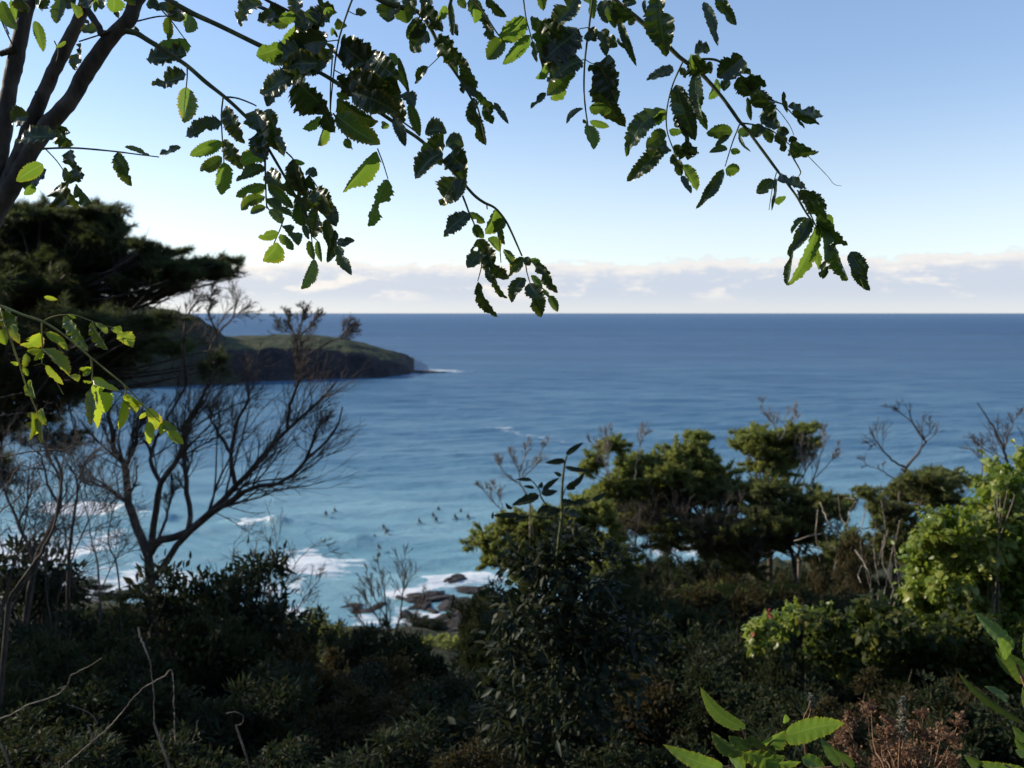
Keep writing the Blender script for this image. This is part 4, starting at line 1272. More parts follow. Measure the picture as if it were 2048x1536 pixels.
def build_near_shrubs():
    D = 1.45
    p = at(1300 + 610 * .36523, 1220 + 1150 * .36523, D)
    g = float(ground_z(p[0], p[1]))
    root = empty('broad_leaf_shrub', (p[0], p[1], g), 'broad green leaved shrub with reddish stalks, one bright leaf pointing at the dried flowers', 'shrub')
    st = MB()
    q = dict(depth=D)
    px_line(st, [(610, 1500), (612, 1100), (615, 900), (622, 790), (632, 765)], *ZS, .006, .003, **q)
    px_line(st, [(615, 900), (590, 840), (555, 775), (520, 690), (495, 650)], *ZS, .003, .0018, **q)
    px_line(st, [(625, 785), (650, 740), (700, 690)], *ZS, .0026, .0016, **q)
    px_line(st, [(615, 900), (800, 880), (1000, 860)], *ZS, .003, .0018, **q)
    px_line(st, [(615, 930), (480, 880), (380, 850)], *ZS, .003, .0018, **q)
    limb(st, [at(1300 + 610 * .36523, 1220 + 1500 * .36523, D), np.array([p[0], p[1], g - .05])], .006, .008, 6, 8)
    st.build('stem', M['red_stem'], root)
    mb = MB()
    leaf_block(mb, """m 520 650 275 420 120; b 640 750 740 660 140; b 730 690 1065 620 175; d 540 770 430 690 120; d 500 800 335 665 120; b 400 870 70 735 130; d 540 690 640 770 80
m 1040 850 930 700 90; m 1120 860 1000 760 60; b 830 810 970 880 110; b 700 840 830 830 60; b 740 620 740 570 50; b 700 850 470 780 140; b 520 880 420 790 110
m 560 860 740 800 140; m 380 900 150 960 130; m 650 900 560 1000 140; m 900 900 1150 960 150; m 1000 880 1250 1000 150; m 300 950 60 1060 140; b 720 900 860 1020 150; d 640 720 690 790 60""",
               *ZS, yel=.35, depth=D, jit=.02, teeth=18, shape='ovate')
    mb.build('foliage', M['broad'], root)

    D = 1.4
    p = at(2150, 1700, D)
    g = float(ground_z(p[0], p[1]))
    root = empty('broad_leaf_shrub', (p[0], p[1], g), 'toothed broad leaved shrub leaning in under the vine covered bush', 'shrub')
    st = MB()
    q = dict(depth=D)
    limb(st, [np.array([p[0], p[1], g - .05]), at(2150, 1700, D), at(2110, 1540, D), at(2075, 1440, D), at(2050, 1370, D), at(2030, 1320, D)], .009, .002, 24, 8)
    limb(st, [at(2110, 1540, D), at(2080, 1480, D), at(2040, 1440, D)], .003, .0016, 10, 7)
    limb(st, [at(2130, 1600, D), at(2070, 1560, D), at(2010, 1530, D)], .003, .0016, 10, 7)
    st.build('stem', M['red_stem'], root)
    mb = MB()
    leaf_block(mb, """b 1990 215 1775 10 110; b 1960 260 1900 150 90; m 2060 400 1890 200 140; d 2060 400 1890 230 50; d 2060 630 1690 345 60; m 1960 500 1830 420 60; m 2060 720 1985 635 70; m 2060 770 2000 690 60
b 2060 800 2000 765 60; w 1800 850 1715 790 90; b 2060 900 1800 830 140; m 2100 300 2060 100 120; m 2100 560 2040 420 120""", *ZS, yel=.25, depth=D, jit=.02, teeth=18, shape='ovate')
    mb.build('foliage', M['broad'], root)

    # dried russet flower heads
    D = 2.3
    heads = [(1080, 640, 50), (1060, 700, 55), (1190, 540, 40), (1210, 520, 30), (1300, 680, 60), (1270, 750, 70), (1380, 760, 70), (1460, 770, 75), (1520, 690, 45), (1545, 720, 45), (1600, 660, 45),
             (1690, 620, 45), (1660, 700, 45), (1590, 830, 50), (1440, 840, 70), (1250, 830, 60), (1360, 830, 60), (1120, 790, 60), (1030, 730, 40), (1640, 820, 50), (1310, 600, 35), (1490, 560, 30), (1450, 640, 35), (1080, 590, 30)]
    p = at(1300 + 1400 * .36523, 1220 + 1500 * .36523, D)
    g = float(ground_z(p[0], p[1]))
    root = empty('dried_flower_bush', (p[0], p[1], g), 'bush of dried russet flower heads in front of the shaded scrub', 'bush')
    st, fl, gr = MB(), MB(), MB()
    for x, y, r in heads:
        a = at(1300 + x * .36523, 1220 + y * .36523, D + rng.normal(0, .08))
        b0 = at(1300 + (1400 + (x - 1400) * .5) * .36523, 1220 + 1000 * .36523, D)
        limb(st, [np.array([p[0], p[1], g]), b0, (b0 + a) / 2 + rng.normal(0, .01, 3), a], .003, .001, 14, 5)
        rr = r * .36523 / F * D
        n = int(r * 3.2)
        pos, out, tone = tufted([a], [[rr, rr, rr * 1.1]], 14, n, .42)
        leaves(fl, pos, nrm(rng.normal(size=(n, 3))), nrm(rng.normal(size=(n, 3))), rng.uniform(.006, .015, n), rng.uniform(.005, .010, n), OVAL, tone)
    for x, y, r in [(1380, 500, 18), (1385, 560, 22), (1375, 620, 26), (1390, 680, 28), (880, 480, 9), (885, 520, 9)]:
        if x == 880:
            gr.build('seed_head', M['grey_dry'], root)
            gr = MB()
        a = at(1300 + x * .36523, 1220 + y * .36523, D)
        rr = r * .36523 / F * D
        pos, out, tone = tufted([a], [[rr * .7, rr * .7, rr * 2]], 10, 120, .4)
        leaves(gr, pos, nrm(rng.normal(size=(120, 3))), nrm(rng.normal(size=(120, 3))), rng.uniform(.006, .012, 120), rng.uniform(.004, .008, 120), OVAL, tone)
        limb(st, [np.array([p[0], p[1], g]), a - np.array([0, 0, .2]), a], .003, .001, 10, 5)
    st.build('stem', M['red_stem'], root)
    fl.build('flower_head', M['dry'], root)
    gr.build('seed_head', M['grey_dry'], root)


build_near_shrubs()


# ------------------------------------------------------------------ trees with crowns of many small leaves
def px_blob(lst, d, jd=0.0, thick=0.9):
    C, Rr = [], []
    for e in lst:
        cx, cy, rx, ry = e[:4]
        dd = (e[4] if len(e) > 4 else d) + rng.normal(0, jd)
        C.append(at(cx, cy, dd))
        a, b = rx / F * dd, ry / F * dd
        Rr.append((a, max(a * thick, b), b))
    return np.array(C), np.array(Rr)


def crown_tree(name, label, cat, blobs, d, trunk_px, foot_px, mat, kind, dens, leaf_l, leaf_w, r0, group=None, tuft=0.3, jd=0.5, twigs=3, bark='twig', min_leaf=3000):
    """tree whose crown fills the given clumps; trunk and limbs reach every clump"""
    C, Rr = px_blob(blobs, d, jd)
    fx, fy = foot_px
    foot = at(fx, fy, d)
    foot = np.array([foot[0], foot[1], float(ground_z(foot[0], foot[1]))])
    root = empty(name, foot, label, cat, group)
    tb = MB()
    main = [foot - np.array([0, 0, .2])] + [at(x, y, d + rng.normal(0, .15)) for x, y in trunk_px]
    L0 = limb(tb, main, r0, r0 * .4, 24, 8, r0 * .08)
    lines, rads = [], []
    for c, r in zip(C, Rr):
        j = int(rng.integers(8, 23))
        for kk in range(twigs):
            e = c + rng.normal(size=3) * r * 0.45
            b = L0[min(23, max(6, j + kk))]
            m = b * .55 + e * .45 + np.array([0, 0, -0.08 * np.linalg.norm(e - b)]) + rng.normal(0, .06, 3)
            P = smooth_line([b, m, e], 10)
            lines.append(P)
            rads.append(np.linspace(r0 * .34, r0 * .07, 10))
    lines, rads = np.array(lines), np.array(rads)
    tubes(tb, lines, rads, 5)
    s1, q1 = sprout(lines, rads, 5, .12, .3, .7, .1, 6, .35, .55)
    tubes(tb, s1, q1, 4)
    area = float(np.sum(Rr[:, 0] * Rr[:, 2]))
    n = max(min_leaf, int(area * dens))
    k = 5
    C2 = np.repeat(C, k, 0) + nrm(rng.normal(size=(len(C) * k, 3))) * np.repeat(Rr, k, 0) * (.3 + .55 * rng.random((len(C) * k, 1)))
    R2 = np.repeat(Rr, k, 0) * (.30 + .40 * rng.random((len(C) * k, 1)))
    C, Rr = C2, R2
    pos, axis, tone, tw = sprays(C, Rr, n, 14, .35 if kind != 'needle' else .2)
    tubes(tb, tw, np.tile(np.linspace(r0 * .05, r0 * .02, 6), (len(tw), 1)), 3)
    tb.build('trunk', M[bark], root)
    mb = MB()
    if kind == 'needle':
        axis = nrm(axis + np.array([0, 0, .05]))
        leaves(mb, pos, axis, nrm(rng.normal(size=(n, 3))), rng.uniform(.6, 1.3, n) * leaf_l, np.full(n, leaf_w), NEEDLE, tone)
    else:
        leaves(mb, pos, axis, nrm(np.array([0, 0, 1.0]) + rng.normal(size=(n, 3)) * .8), rng.uniform(.6, 1.3, n) * leaf_l, rng.uniform(.7, 1.3, n) * leaf_w, BLADE if kind == 'blade' else OVAL, tone)
    mb.build('crown', M[mat], root, smooth=False)
    return root


def build_she_oaks():
    crown_tree('she_oak', 'dark she-oak with needle tufts reaching out over the wooded hill', 'tree',
               [(60, 440, 90, 32), (195, 430, 58, 26), (120, 440, 70, 26), (230, 452, 34, 20), (0, 480, 70, 60), (150, 540, 80, 30), (60, 470, 100, 46), (190, 470, 80, 40), (110, 425, 50, 20), (220, 425, 40, 18), (300, 530, 60, 28), (20, 520, 110, 50), (200, 520, 90, 34), (360, 555, 60, 26), (430, 545, 40, 18), (100, 580, 120, 40), (130, 490, 130, 45), (260, 512, 75, 34), (335, 545, 65, 30), (400, 545, 50, 20), (450, 526, 32, 12), (60, 540, 130, 55), (250, 562, 100, 28),
                (350, 578, 55, 18), (30, 590, 120, 40), (170, 585, 90, 25), (-40, 470, 90, 60), (215, 480, 50, 25), (290, 496, 30, 14), (420, 530, 30, 10), (15, 430, 40, 16), (-80, 560, 120, 90)],
               18.0, [(-60, 900), (-20, 760), (40, 640), (120, 560), (200, 530)], (-90, 1150), 'casuarina', 'needle', 26000, .16, .013, .16, 'she-oaks on the bank', .17, .7, 6)
    crown_tree('she_oak', 'shaded she-oak whose drooping foliage fills the space under the reaching needle tufts', 'tree',
               [(60, 690, 120, 60), (110, 770, 110, 60), (40, 840, 90, 70), (-60, 720, 100, 110), (180, 690, 70, 40), (210, 650, 90, 30), (300, 640, 60, 18), (260, 670, 80, 36), (340, 690, 60, 24), (230, 730, 70, 36), (150, 640, 90, 40), (430, 725, 36, 34), (120, 880, 50, 30), (-80, 880, 100, 90), (0, 960, 60, 50)],
               15.0, [(-60, 1000), (-30, 860), (30, 740), (90, 680)], (-70, 1160), 'casuarina', 'needle', 13000, .17, .013, .13, 'she-oaks on the bank', .2, .7, 5)
    # the grove goes on along the bank and throws the shade over the scrub
    crown_tree('she_oak', 'tall she-oak standing on the bank outside the view', 'tree',
               [(-420, 420, 200, 130), (-300, 560, 190, 150), (-520, 600, 220, 160), (-380, 760, 240, 140), (-260, 420, 130, 90), (-640, 500, 160, 120)], 14.0,
               [(-400, 1000), (-410, 760), (-420, 500)], (-400, 1250), 'casuarina', 'needle', 2500, .30, .03, .2, 'she-oaks on the bank', .3, .8, 4)
    crown_tree('she_oak', 'spreading she-oak standing further along the bank outside the view', 'tree',
               [(-1500, 330, 320, 210), (-1250, 520, 300, 240), (-1750, 640, 360, 240), (-1450, 860, 380, 220), (-1050, 700, 240, 200)], 9.0,
               [(-1450, 1200), (-1460, 800), (-1470, 500)], (-1450, 1700), 'casuarina', 'needle', 2500, .30, .03, .2, 'she-oaks on the bank', .3, .6, 4)


def build_wattles():
    g = 'wattle trees above the shore'
    crown_tree('wattle_tree', 'wind-leaning olive green wattle with the highest rounded crown top', 'tree',
               [(1218, 892, 40, 18), (1290, 950, 70, 36), (1375, 905, 50, 32), (1395, 872, 32, 16), (1340, 990, 85, 36), (1255, 985, 55, 32), (1205, 1000, 50, 28), (1410, 940, 44, 28), (1330, 925, 48, 28), (1300, 1010, 70, 28), (1400, 985, 50, 30), (1240, 950, 46, 28), (1350, 960, 60, 34), (1300, 925, 50, 24), (1210, 975, 50, 30), (1280, 1030, 70, 26), (1430, 960, 36, 26), (1395, 925, 46, 30), (1180, 930, 30, 20)],
               27.0, [(1505, 1140), (1430, 1075), (1370, 1015), (1330, 985)], (1530, 1185), 'wattle', 'blade', 16000, .15, .032, .12, g, .19, .6, 4)
    crown_tree('wattle_tree', 'wattle with a flat layered crown standing clear against the sea', 'tree',
               [(1530, 880, 60, 20), (1590, 868, 48, 20), (1515, 905, 55, 20), (1565, 912, 55, 20), (1600, 890, 30, 16), (1550, 935, 50, 12), (1625, 850, 14, 8), (1545, 890, 70, 28), (1490, 890, 30, 18), (1610, 875, 40, 20), (1540, 920, 60, 20)],
               29.0, [(1540, 1130), (1533, 1060), (1540, 980), (1552, 920)], (1535, 1180), 'wattle', 'blade', 15500, .15, .032, .13, g, .19, .5, 5)
    crown_tree('wattle_tree', 'shaded low wattle beneath the flat layered crown', 'tree',
               [(1480, 985, 80, 28), (1560, 985, 70, 30), (1620, 1010, 60, 40), (1500, 1040, 75, 40), (1440, 1060, 60, 36), (1600, 1075, 75, 50), (1660, 1010, 50, 24), (1420, 1000, 40, 20), (1700, 1005, 30, 16), (1560, 1040, 80, 40), (1520, 1090, 70, 40), (1640, 1050, 60, 40), (1380, 1040, 60, 26), (1660, 1110, 60, 40), (1330, 1070, 70, 24), (1420, 1090, 70, 28), (1280, 1060, 50, 20), (1480, 1120, 50, 24)],
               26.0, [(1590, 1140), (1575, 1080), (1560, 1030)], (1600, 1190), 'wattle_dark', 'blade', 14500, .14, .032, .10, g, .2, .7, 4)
    crown_tree('wattle_tree', 'yellow green wattle behind the tall leafy shoot above the rocks', 'tree',
               [(990, 1088, 50, 34), (1035, 1055, 60, 34), (1090, 1035, 60, 30), (1150, 1030, 60, 34), (1200, 1045, 60, 40), (1070, 1090, 80, 45), (1150, 1090, 80, 50), (1005, 1110, 40, 22), (1230, 1080, 50, 36), (1180, 1010, 40, 18), (1100, 1130, 100, 50), (1220, 1130, 70, 40), (1030, 1110, 50, 30)],
               24.0, [(1130, 1150), (1120, 1110), (1115, 1070)], (1135, 1230), 'wattle', 'blade', 15500, .14, .032, .09, g, .19, .6, 4)
    crown_tree('wattle_tree', 'dark olive wattle under the twisted bare tree near the creeper', 'tree',
               [(1850, 965, 55, 20), (1905, 955, 55, 18), (1795, 985, 50, 22), (1960, 962, 40, 16), (1830, 1010, 85, 26), (1760, 1030, 55, 34), (1740, 1095, 80, 44), (1690, 1110, 60, 34), (1800, 1070, 60, 40), (1735, 985, 22, 12), (1900, 990, 60, 20)],
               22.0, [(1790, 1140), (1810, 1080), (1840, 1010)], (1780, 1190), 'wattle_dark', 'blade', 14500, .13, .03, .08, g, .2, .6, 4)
    crown_tree('low_wattle', 'low sunlit yellowish wattle bush at the foot of the leaning trunks', 'bush',
               [(1570, 1180, 70, 16), (1650, 1185, 60, 18), (1480, 1195, 60, 16), (1740, 1185, 60, 18), (1400, 1190, 70, 18)], 24.0, [(1580, 1205), (1580, 1190)], (1580, 1225), 'wattle', 'blade', 9000, .12, .035, .05, None, .3, .6, 3)
    crown_tree('low_wattle', 'low yellow green bush between the rocks and the dark scrub', 'bush',
               [(930, 1278, 50, 16), (985, 1285, 40, 14), (890, 1290, 44, 16), (850, 1296, 40, 14)], 21.0, [(940, 1300), (940, 1290)], (940, 1310), 'wattle', 'blade', 9000, .12, .035, .04, None, .3, .6, 3)
    crown_tree('low_wattle', 'rounded olive bush catching the sun below the surf', 'bush',
               [(628, 1240, 42, 22), (600, 1262, 50, 26), (660, 1265, 45, 26), (620, 1300, 80, 34)], 17.0, [(630, 1320), (630, 1290)], (630, 1400), 'wattle_dark', 'oval', 9000, .07, .03, .05, None, .3, .4, 3)


build_she_oaks()
build_wattles()


# ------------------------------------------------------------------ leafless trees
def bare_tree(name, label, limbs_px, foot_px, d, r0, zf, group=None, per=(7, 5, 4), upw=.28, spread=.62, jd=.35, ln=(.22, .5), bias=(0, 0, 0), mat='twig', thin=1.0, foot_ground=True):
    ox, oy, s = zf
    f = at(foot_px[0], foot_px[1], d)
    foot = np.array([f[0], f[1], float(ground_z(f[0], f[1]))]) if foot_ground else f
    root = empty(name, foot, label, 'bare tree', group)
    tb = MB()
    lines, rads = [], []
    for j, (pts, a, b) in enumerate(limbs_px):
        P = []
        dj = rng.normal(0, jd)
        for k, (x, y) in enumerate(pts):
            P.append(at(ox + x * s, oy + y * s, d + dj * k / max(1, len(pts) - 1)))
        n = 16
        Pl = smooth_line(P, n)
        Pl[1:-1] += rng.normal(0, .008, (n - 2, 3)) * d / 14
        rad = np.linspace(a * r0, b * r0, n)
        tubes(tb, Pl, rad, 7)
        lines.append(Pl)
        rads.append(rad)
    if foot_ground:
        P0 = lines[0][0]
        limb(tb, [foot - np.array([0, 0, .3]), foot * .5 + P0 * .5 + rng.normal(0, .03, 3), P0], rads[0][0] * 1.25, rads[0][0], 8, 8)
    lines, rads = np.array(lines), np.array(rads)
    tb.build('trunk', M[mat], root)
    tw = MB()
    mn = .0027 * d / 14 * thin
    s1, q1 = sprout(lines, rads, per[0], ln[0], ln[1], spread, upw, 7, .25, .5, .3, bias)
    tubes(tw, s1, np.maximum(q1 * .8, mn * 1.6), 5)
    s2, q2 = sprout(s1, q1, per[1], .4, .85, spread, upw * .7, 6, .2, .6, .28, bias)
    tubes(tw, s2, np.maximum(q2 * .8, mn * 1.25), 4)
    s3, q3 = sprout(s2, q2, per[2], .45, .9, spread, upw * .5, 5, .15, .6, .28, bias)
    tubes(tw, s3, np.maximum(q3 * .8, mn), 3)
    tw.build('twigs', M[mat], root)
    return root


ZL = (60, 540, .390625)


def build_bare_trees():
    g = 'leafless trees on the slope'
    bare_tree('bare_tree', 'big leafless tree with many stems fanning out over the surf', [
        ([(605, 1460), (540, 1300), (500, 1180), (492, 1010), (430, 930), (425, 820), (400, 750), (410, 640)], 1.0, .30),
        ([(612, 1450), (660, 1385), (790, 1350), (960, 1200), (1080, 1080), (1200, 940), (1330, 805), (1460, 690), (1570, 570)], 1.0, .16),
        ([(615, 1450), (640, 1270), (672, 1090), (760, 960), (805, 780), (860, 690), (910, 590)], .75, .3),
        ([(672, 1090), (620, 980), (640, 880), (700, 760), (800, 590)], .5, .22),
        ([(800, 1360), (822, 1260), (800, 1080), (790, 960), (792, 800), (830, 740)], .6, .4),
        ([(640, 1580), (700, 1490), (800, 1350), (1000, 1205), (1130, 1120), (1300, 1085), (1440, 950), (1560, 830), (1600, 700)], .8, .14),
        ([(1050, 1095), (1030, 940), (1060, 780), (1110, 680), (1120, 600)], .5, .18),
        ([(1030, 940), (960, 820), (925, 760), (930, 690)], .4, .16),
        ([(1320, 810), (1330, 700), (1370, 590), (1372, 470), (1365, 350)], .4, .16),
        ([(492, 1010), (540, 900), (560, 800), (620, 700)], .4, .15),
        ([(500, 1190), (400, 1120), (300, 1080), (240, 1020)], .4, .12),
        ([(660, 1390), (700, 1250), (720, 1170), (730, 1050)], .35, .12),
        ([(1410, 980), (1450, 880), (1470, 790)], .3, .12),
        ([(910, 590), (900, 470), (960, 330), (1040, 240), (1060, 160)], .36, .1),
        ([(800, 590), (790, 420), (800, 260), (860, 150)], .4, .12),
        ([(960, 330), (920, 220), (930, 120)], .22, .08),
        ([(1365, 350), (1330, 280), (1310, 210)], .2, .08), ([(1365, 350), (1390, 270), (1400, 200)], .2, .08), ([(1365, 350), (1430, 290), (1480, 220)], .2, .08), ([(1365, 350), (1300, 300), (1270, 270)], .16, .06), ([(1370, 470), (1480, 400), (1590, 340), (1610, 270)], .2, .06), ([(1590, 340), (1640, 320), (1670, 280)], .12, .05),
    ], (300, 1140), 14.0, .085, ZL, g, (12, 6, 5), .16, .66, .5, (.22, .5), (.16, 0, .04))
    bare_tree('bare_tree', 'thin dark leafless tree leaning beside the white surf', [
        ([(-40, 1900), (20, 1530), (100, 1330), (150, 1200), (160, 1060), (130, 960)], 1.0, .4), ([(190, 1900), (200, 1530), (205, 1380), (235, 1200), (240, 1080), (200, 1000)], .7, .2),
        ([(150, 1200), (90, 1100), (60, 960), (0, 900)], .5, .15), ([(240, 1080), (300, 960), (380, 900)], .4, .12), ([(160, 1060), (100, 960), (60, 800)], .4, .12), ([(-40, 1900), (20, 1530), (-60, 1300), (-140, 1100), (-160, 900)], .8, .2),
        ([(-60, 1300), (0, 1150), (20, 1000)], .4, .15), ([(370, 1900), (350, 1530), (320, 1400), (290, 1250), (250, 1100)], .4, .15), ([(470, 1900), (450, 1530), (400, 1400), (420, 1260), (460, 1150)], .35, .12),
    ], (60, 1220), 9.0, .034, ZL, g, (7, 5, 3), .2, .65, .4, (.2, .5), (.05, 0, 0))
    bare_tree('bare_shrub', 'dense leafless shrub of fine twigs at the edge under the she-oak', [
        ([(-20, 1300), (20, 1160), (50, 1040), (60, 920)], 1.0, .2), ([(-20, 1300), (60, 1150), (110, 1040), (140, 950)], .9, .2), ([(-20, 1300), (-10, 1120), (-20, 980)], .8, .2), ([(60, 1150), (70, 1050), (30, 960)], .5, .15),
        ([(110, 1300), (120, 1180), (160, 1080), (200, 1000)], .8, .15), ([(110, 1300), (90, 1160), (100, 1060)], .6, .15), ([(200, 1300), (200, 1200), (230, 1120), (280, 1060)], .6, .12)],
        (20, 1330), 7.0, .014, ONE, None, (9, 6, 4), .12, .8, .3, (.2, .5), (.05, 0, 0))
    bare_tree('bare_shrub', 'leafless shrub of fine twigs between the broad leaved bushes and the white wash', [
        ([(560, 1300), (560, 1200), (590, 1130), (640, 1080)], .9, .15), ([(560, 1300), (540, 1190), (545, 1110)], .8, .15), ([(560, 1300), (600, 1210), (640, 1160)], .7, .12), ([(480, 1300), (460, 1180), (470, 1080)], .8, .15), ([(480, 1300), (510, 1180), (560, 1100)], .7, .15)],
        (540, 1340), 9.0, .014, ONE, None, (8, 5, 3), .12, .8, .3, (.2, .5), (.08, 0, 0))
    bare_tree('bare_tree', 'twisted leafless tree standing above the dark olive wattle', [
        ([(1800, 985), (1806, 955), (1812, 936)], 1.0, .8), ([(1812, 936), (1842, 898), (1848, 880), (1825, 845), (1818, 822)], .7, .25), ([(1812, 936), (1778, 915), (1755, 885), (1738, 858)], .6, .2),
        ([(1825, 845), (1800, 825), (1775, 812)], .3, .12), ([(1848, 880), (1860, 860), (1858, 835)], .25, .1), ([(1755, 885), (1742, 890), (1725, 880)], .25, .1), ([(1790, 960), (1760, 940), (1730, 930)], .35, .12)],
        (1800, 1180), 22.5, .055, ONE, g, (5, 4, 3), .25, .65, .2, (.25, .55))
    bare_tree('bare_tree', 'leafless branches rising behind the top of the creeper', [
        ([(2012, 960), (2013, 925), (2008, 900), (1985, 850), (1955, 806)], 1.0, .25), ([(2008, 895), (2020, 860), (2035, 830)], .5, .15), ([(2013, 935), (1980, 905), (1955, 890)], .4, .12), ([(1960, 985), (1965, 930), (1950, 890)], .4, .12),
        ([(2030, 960), (2045, 900), (2060, 850)], .5, .12)], (2012, 1180), 20.0, .045, ONE, g, (6, 5, 3), .25, .65, .2, (.25, .55))
    bare_tree('bare_tree', 'fine leafless twigs beside the flat layered wattle crown', [
        ([(1600, 1010), (1625, 960), (1640, 920), (1650, 880)], .8, .2), ([(1625, 960), (1655, 930), (1672, 905)], .5, .15), ([(1600, 1010), (1610, 940), (1615, 890)], .5, .15), ([(1560, 880), (1545, 845), (1520, 818)], .5, .2), ([(1560, 880), (1580, 845), (1590, 820)], .4, .15)],
        (1600, 1180), 28.0, .045, ONE, g, (7, 5, 4), .25, .6, .3, (.25, .55), mat='dead')
    bare_tree('bare_tree', 'small leafless tree fanned out above the tall leafy shoot', [
        ([(1060, 1000), (1042, 970), (1038, 945), (1020, 910)], .8, .2), ([(1038, 945), (1050, 915), (1052, 890)], .6, .15), ([(1042, 960), (1075, 925), (1085, 895)], .5, .15), ([(1042, 970), (1010, 945), (990, 920)], .5, .12),
        ([(1010, 1030), (985, 1000), (962, 975)], .5, .12), ([(1010, 1030), (1000, 1000), (990, 975)], .4, .12), ([(1220, 960), (1205, 920), (1180, 880)], .5, .15), ([(1220, 960), (1215, 910), (1220, 865)], .4, .12), ([(1270, 960), (1275, 910), (1290, 870)], .4, .12)],
        (1060, 1200), 24.0, .04, ONE, g, (7, 5, 4), .25, .6, .3, (.22, .5), mat='dead')
    bare_tree('bare_tree', 'leafless twiggy bush rising in front of the rocks and surf', [
        ([(780, 1290), (775, 1240), (770, 1190), (760, 1140)], .8, .2), ([(785, 1290), (800, 1230), (805, 1180), (812, 1130)], .8, .2), ([(780, 1280), (745, 1220), (725, 1180)], .6, .15), ([(790, 1280), (830, 1230), (850, 1190)], .5, .15),
        ([(775, 1240), (745, 1190), (735, 1155)], .4, .1), ([(760, 1290), (720, 1240), (690, 1215)], .5, .12)], (785, 1360), 18.0, .035, ONE, g, (8, 5, 3), .3, .6, .25, (.22, .5))
    bare_tree('bare_tree', 'pale dry stems tangled among the leaning wattle trunks', [
        ([(1330, 1180), (1290, 1110), (1230, 1060)], .6, .2), ([(1400, 1180), (1340, 1100), (1290, 1060)], .6, .2), ([(1450, 1190), (1400, 1100), (1370, 1040)], .6, .2), ([(1500, 1190), (1440, 1120), (1400, 1050)], .6, .2), ([(1360, 1190), (1300, 1150), (1240, 1120)], .5, .2),
        ([(1560, 1190), (1500, 1120), (1460, 1070)], .5, .2), ([(1660, 1190), (1680, 1120), (1690, 1060)], .4, .2), ([(1350, 1190), (1330, 1090), (1300, 1030)], .4, .15), ([(1420, 1190), (1410, 1100), (1440, 1030)], .4, .15), ([(1300, 1190), (1270, 1110), (1280, 1040)], .4, .15), ([(1480, 1190), (1500, 1100), (1480, 1040)], .4, .15)], (1400, 1190), 25.0, .06, ONE, g, (9, 6, 4), .25, .7, .4, (.25, .6))


build_bare_trees()


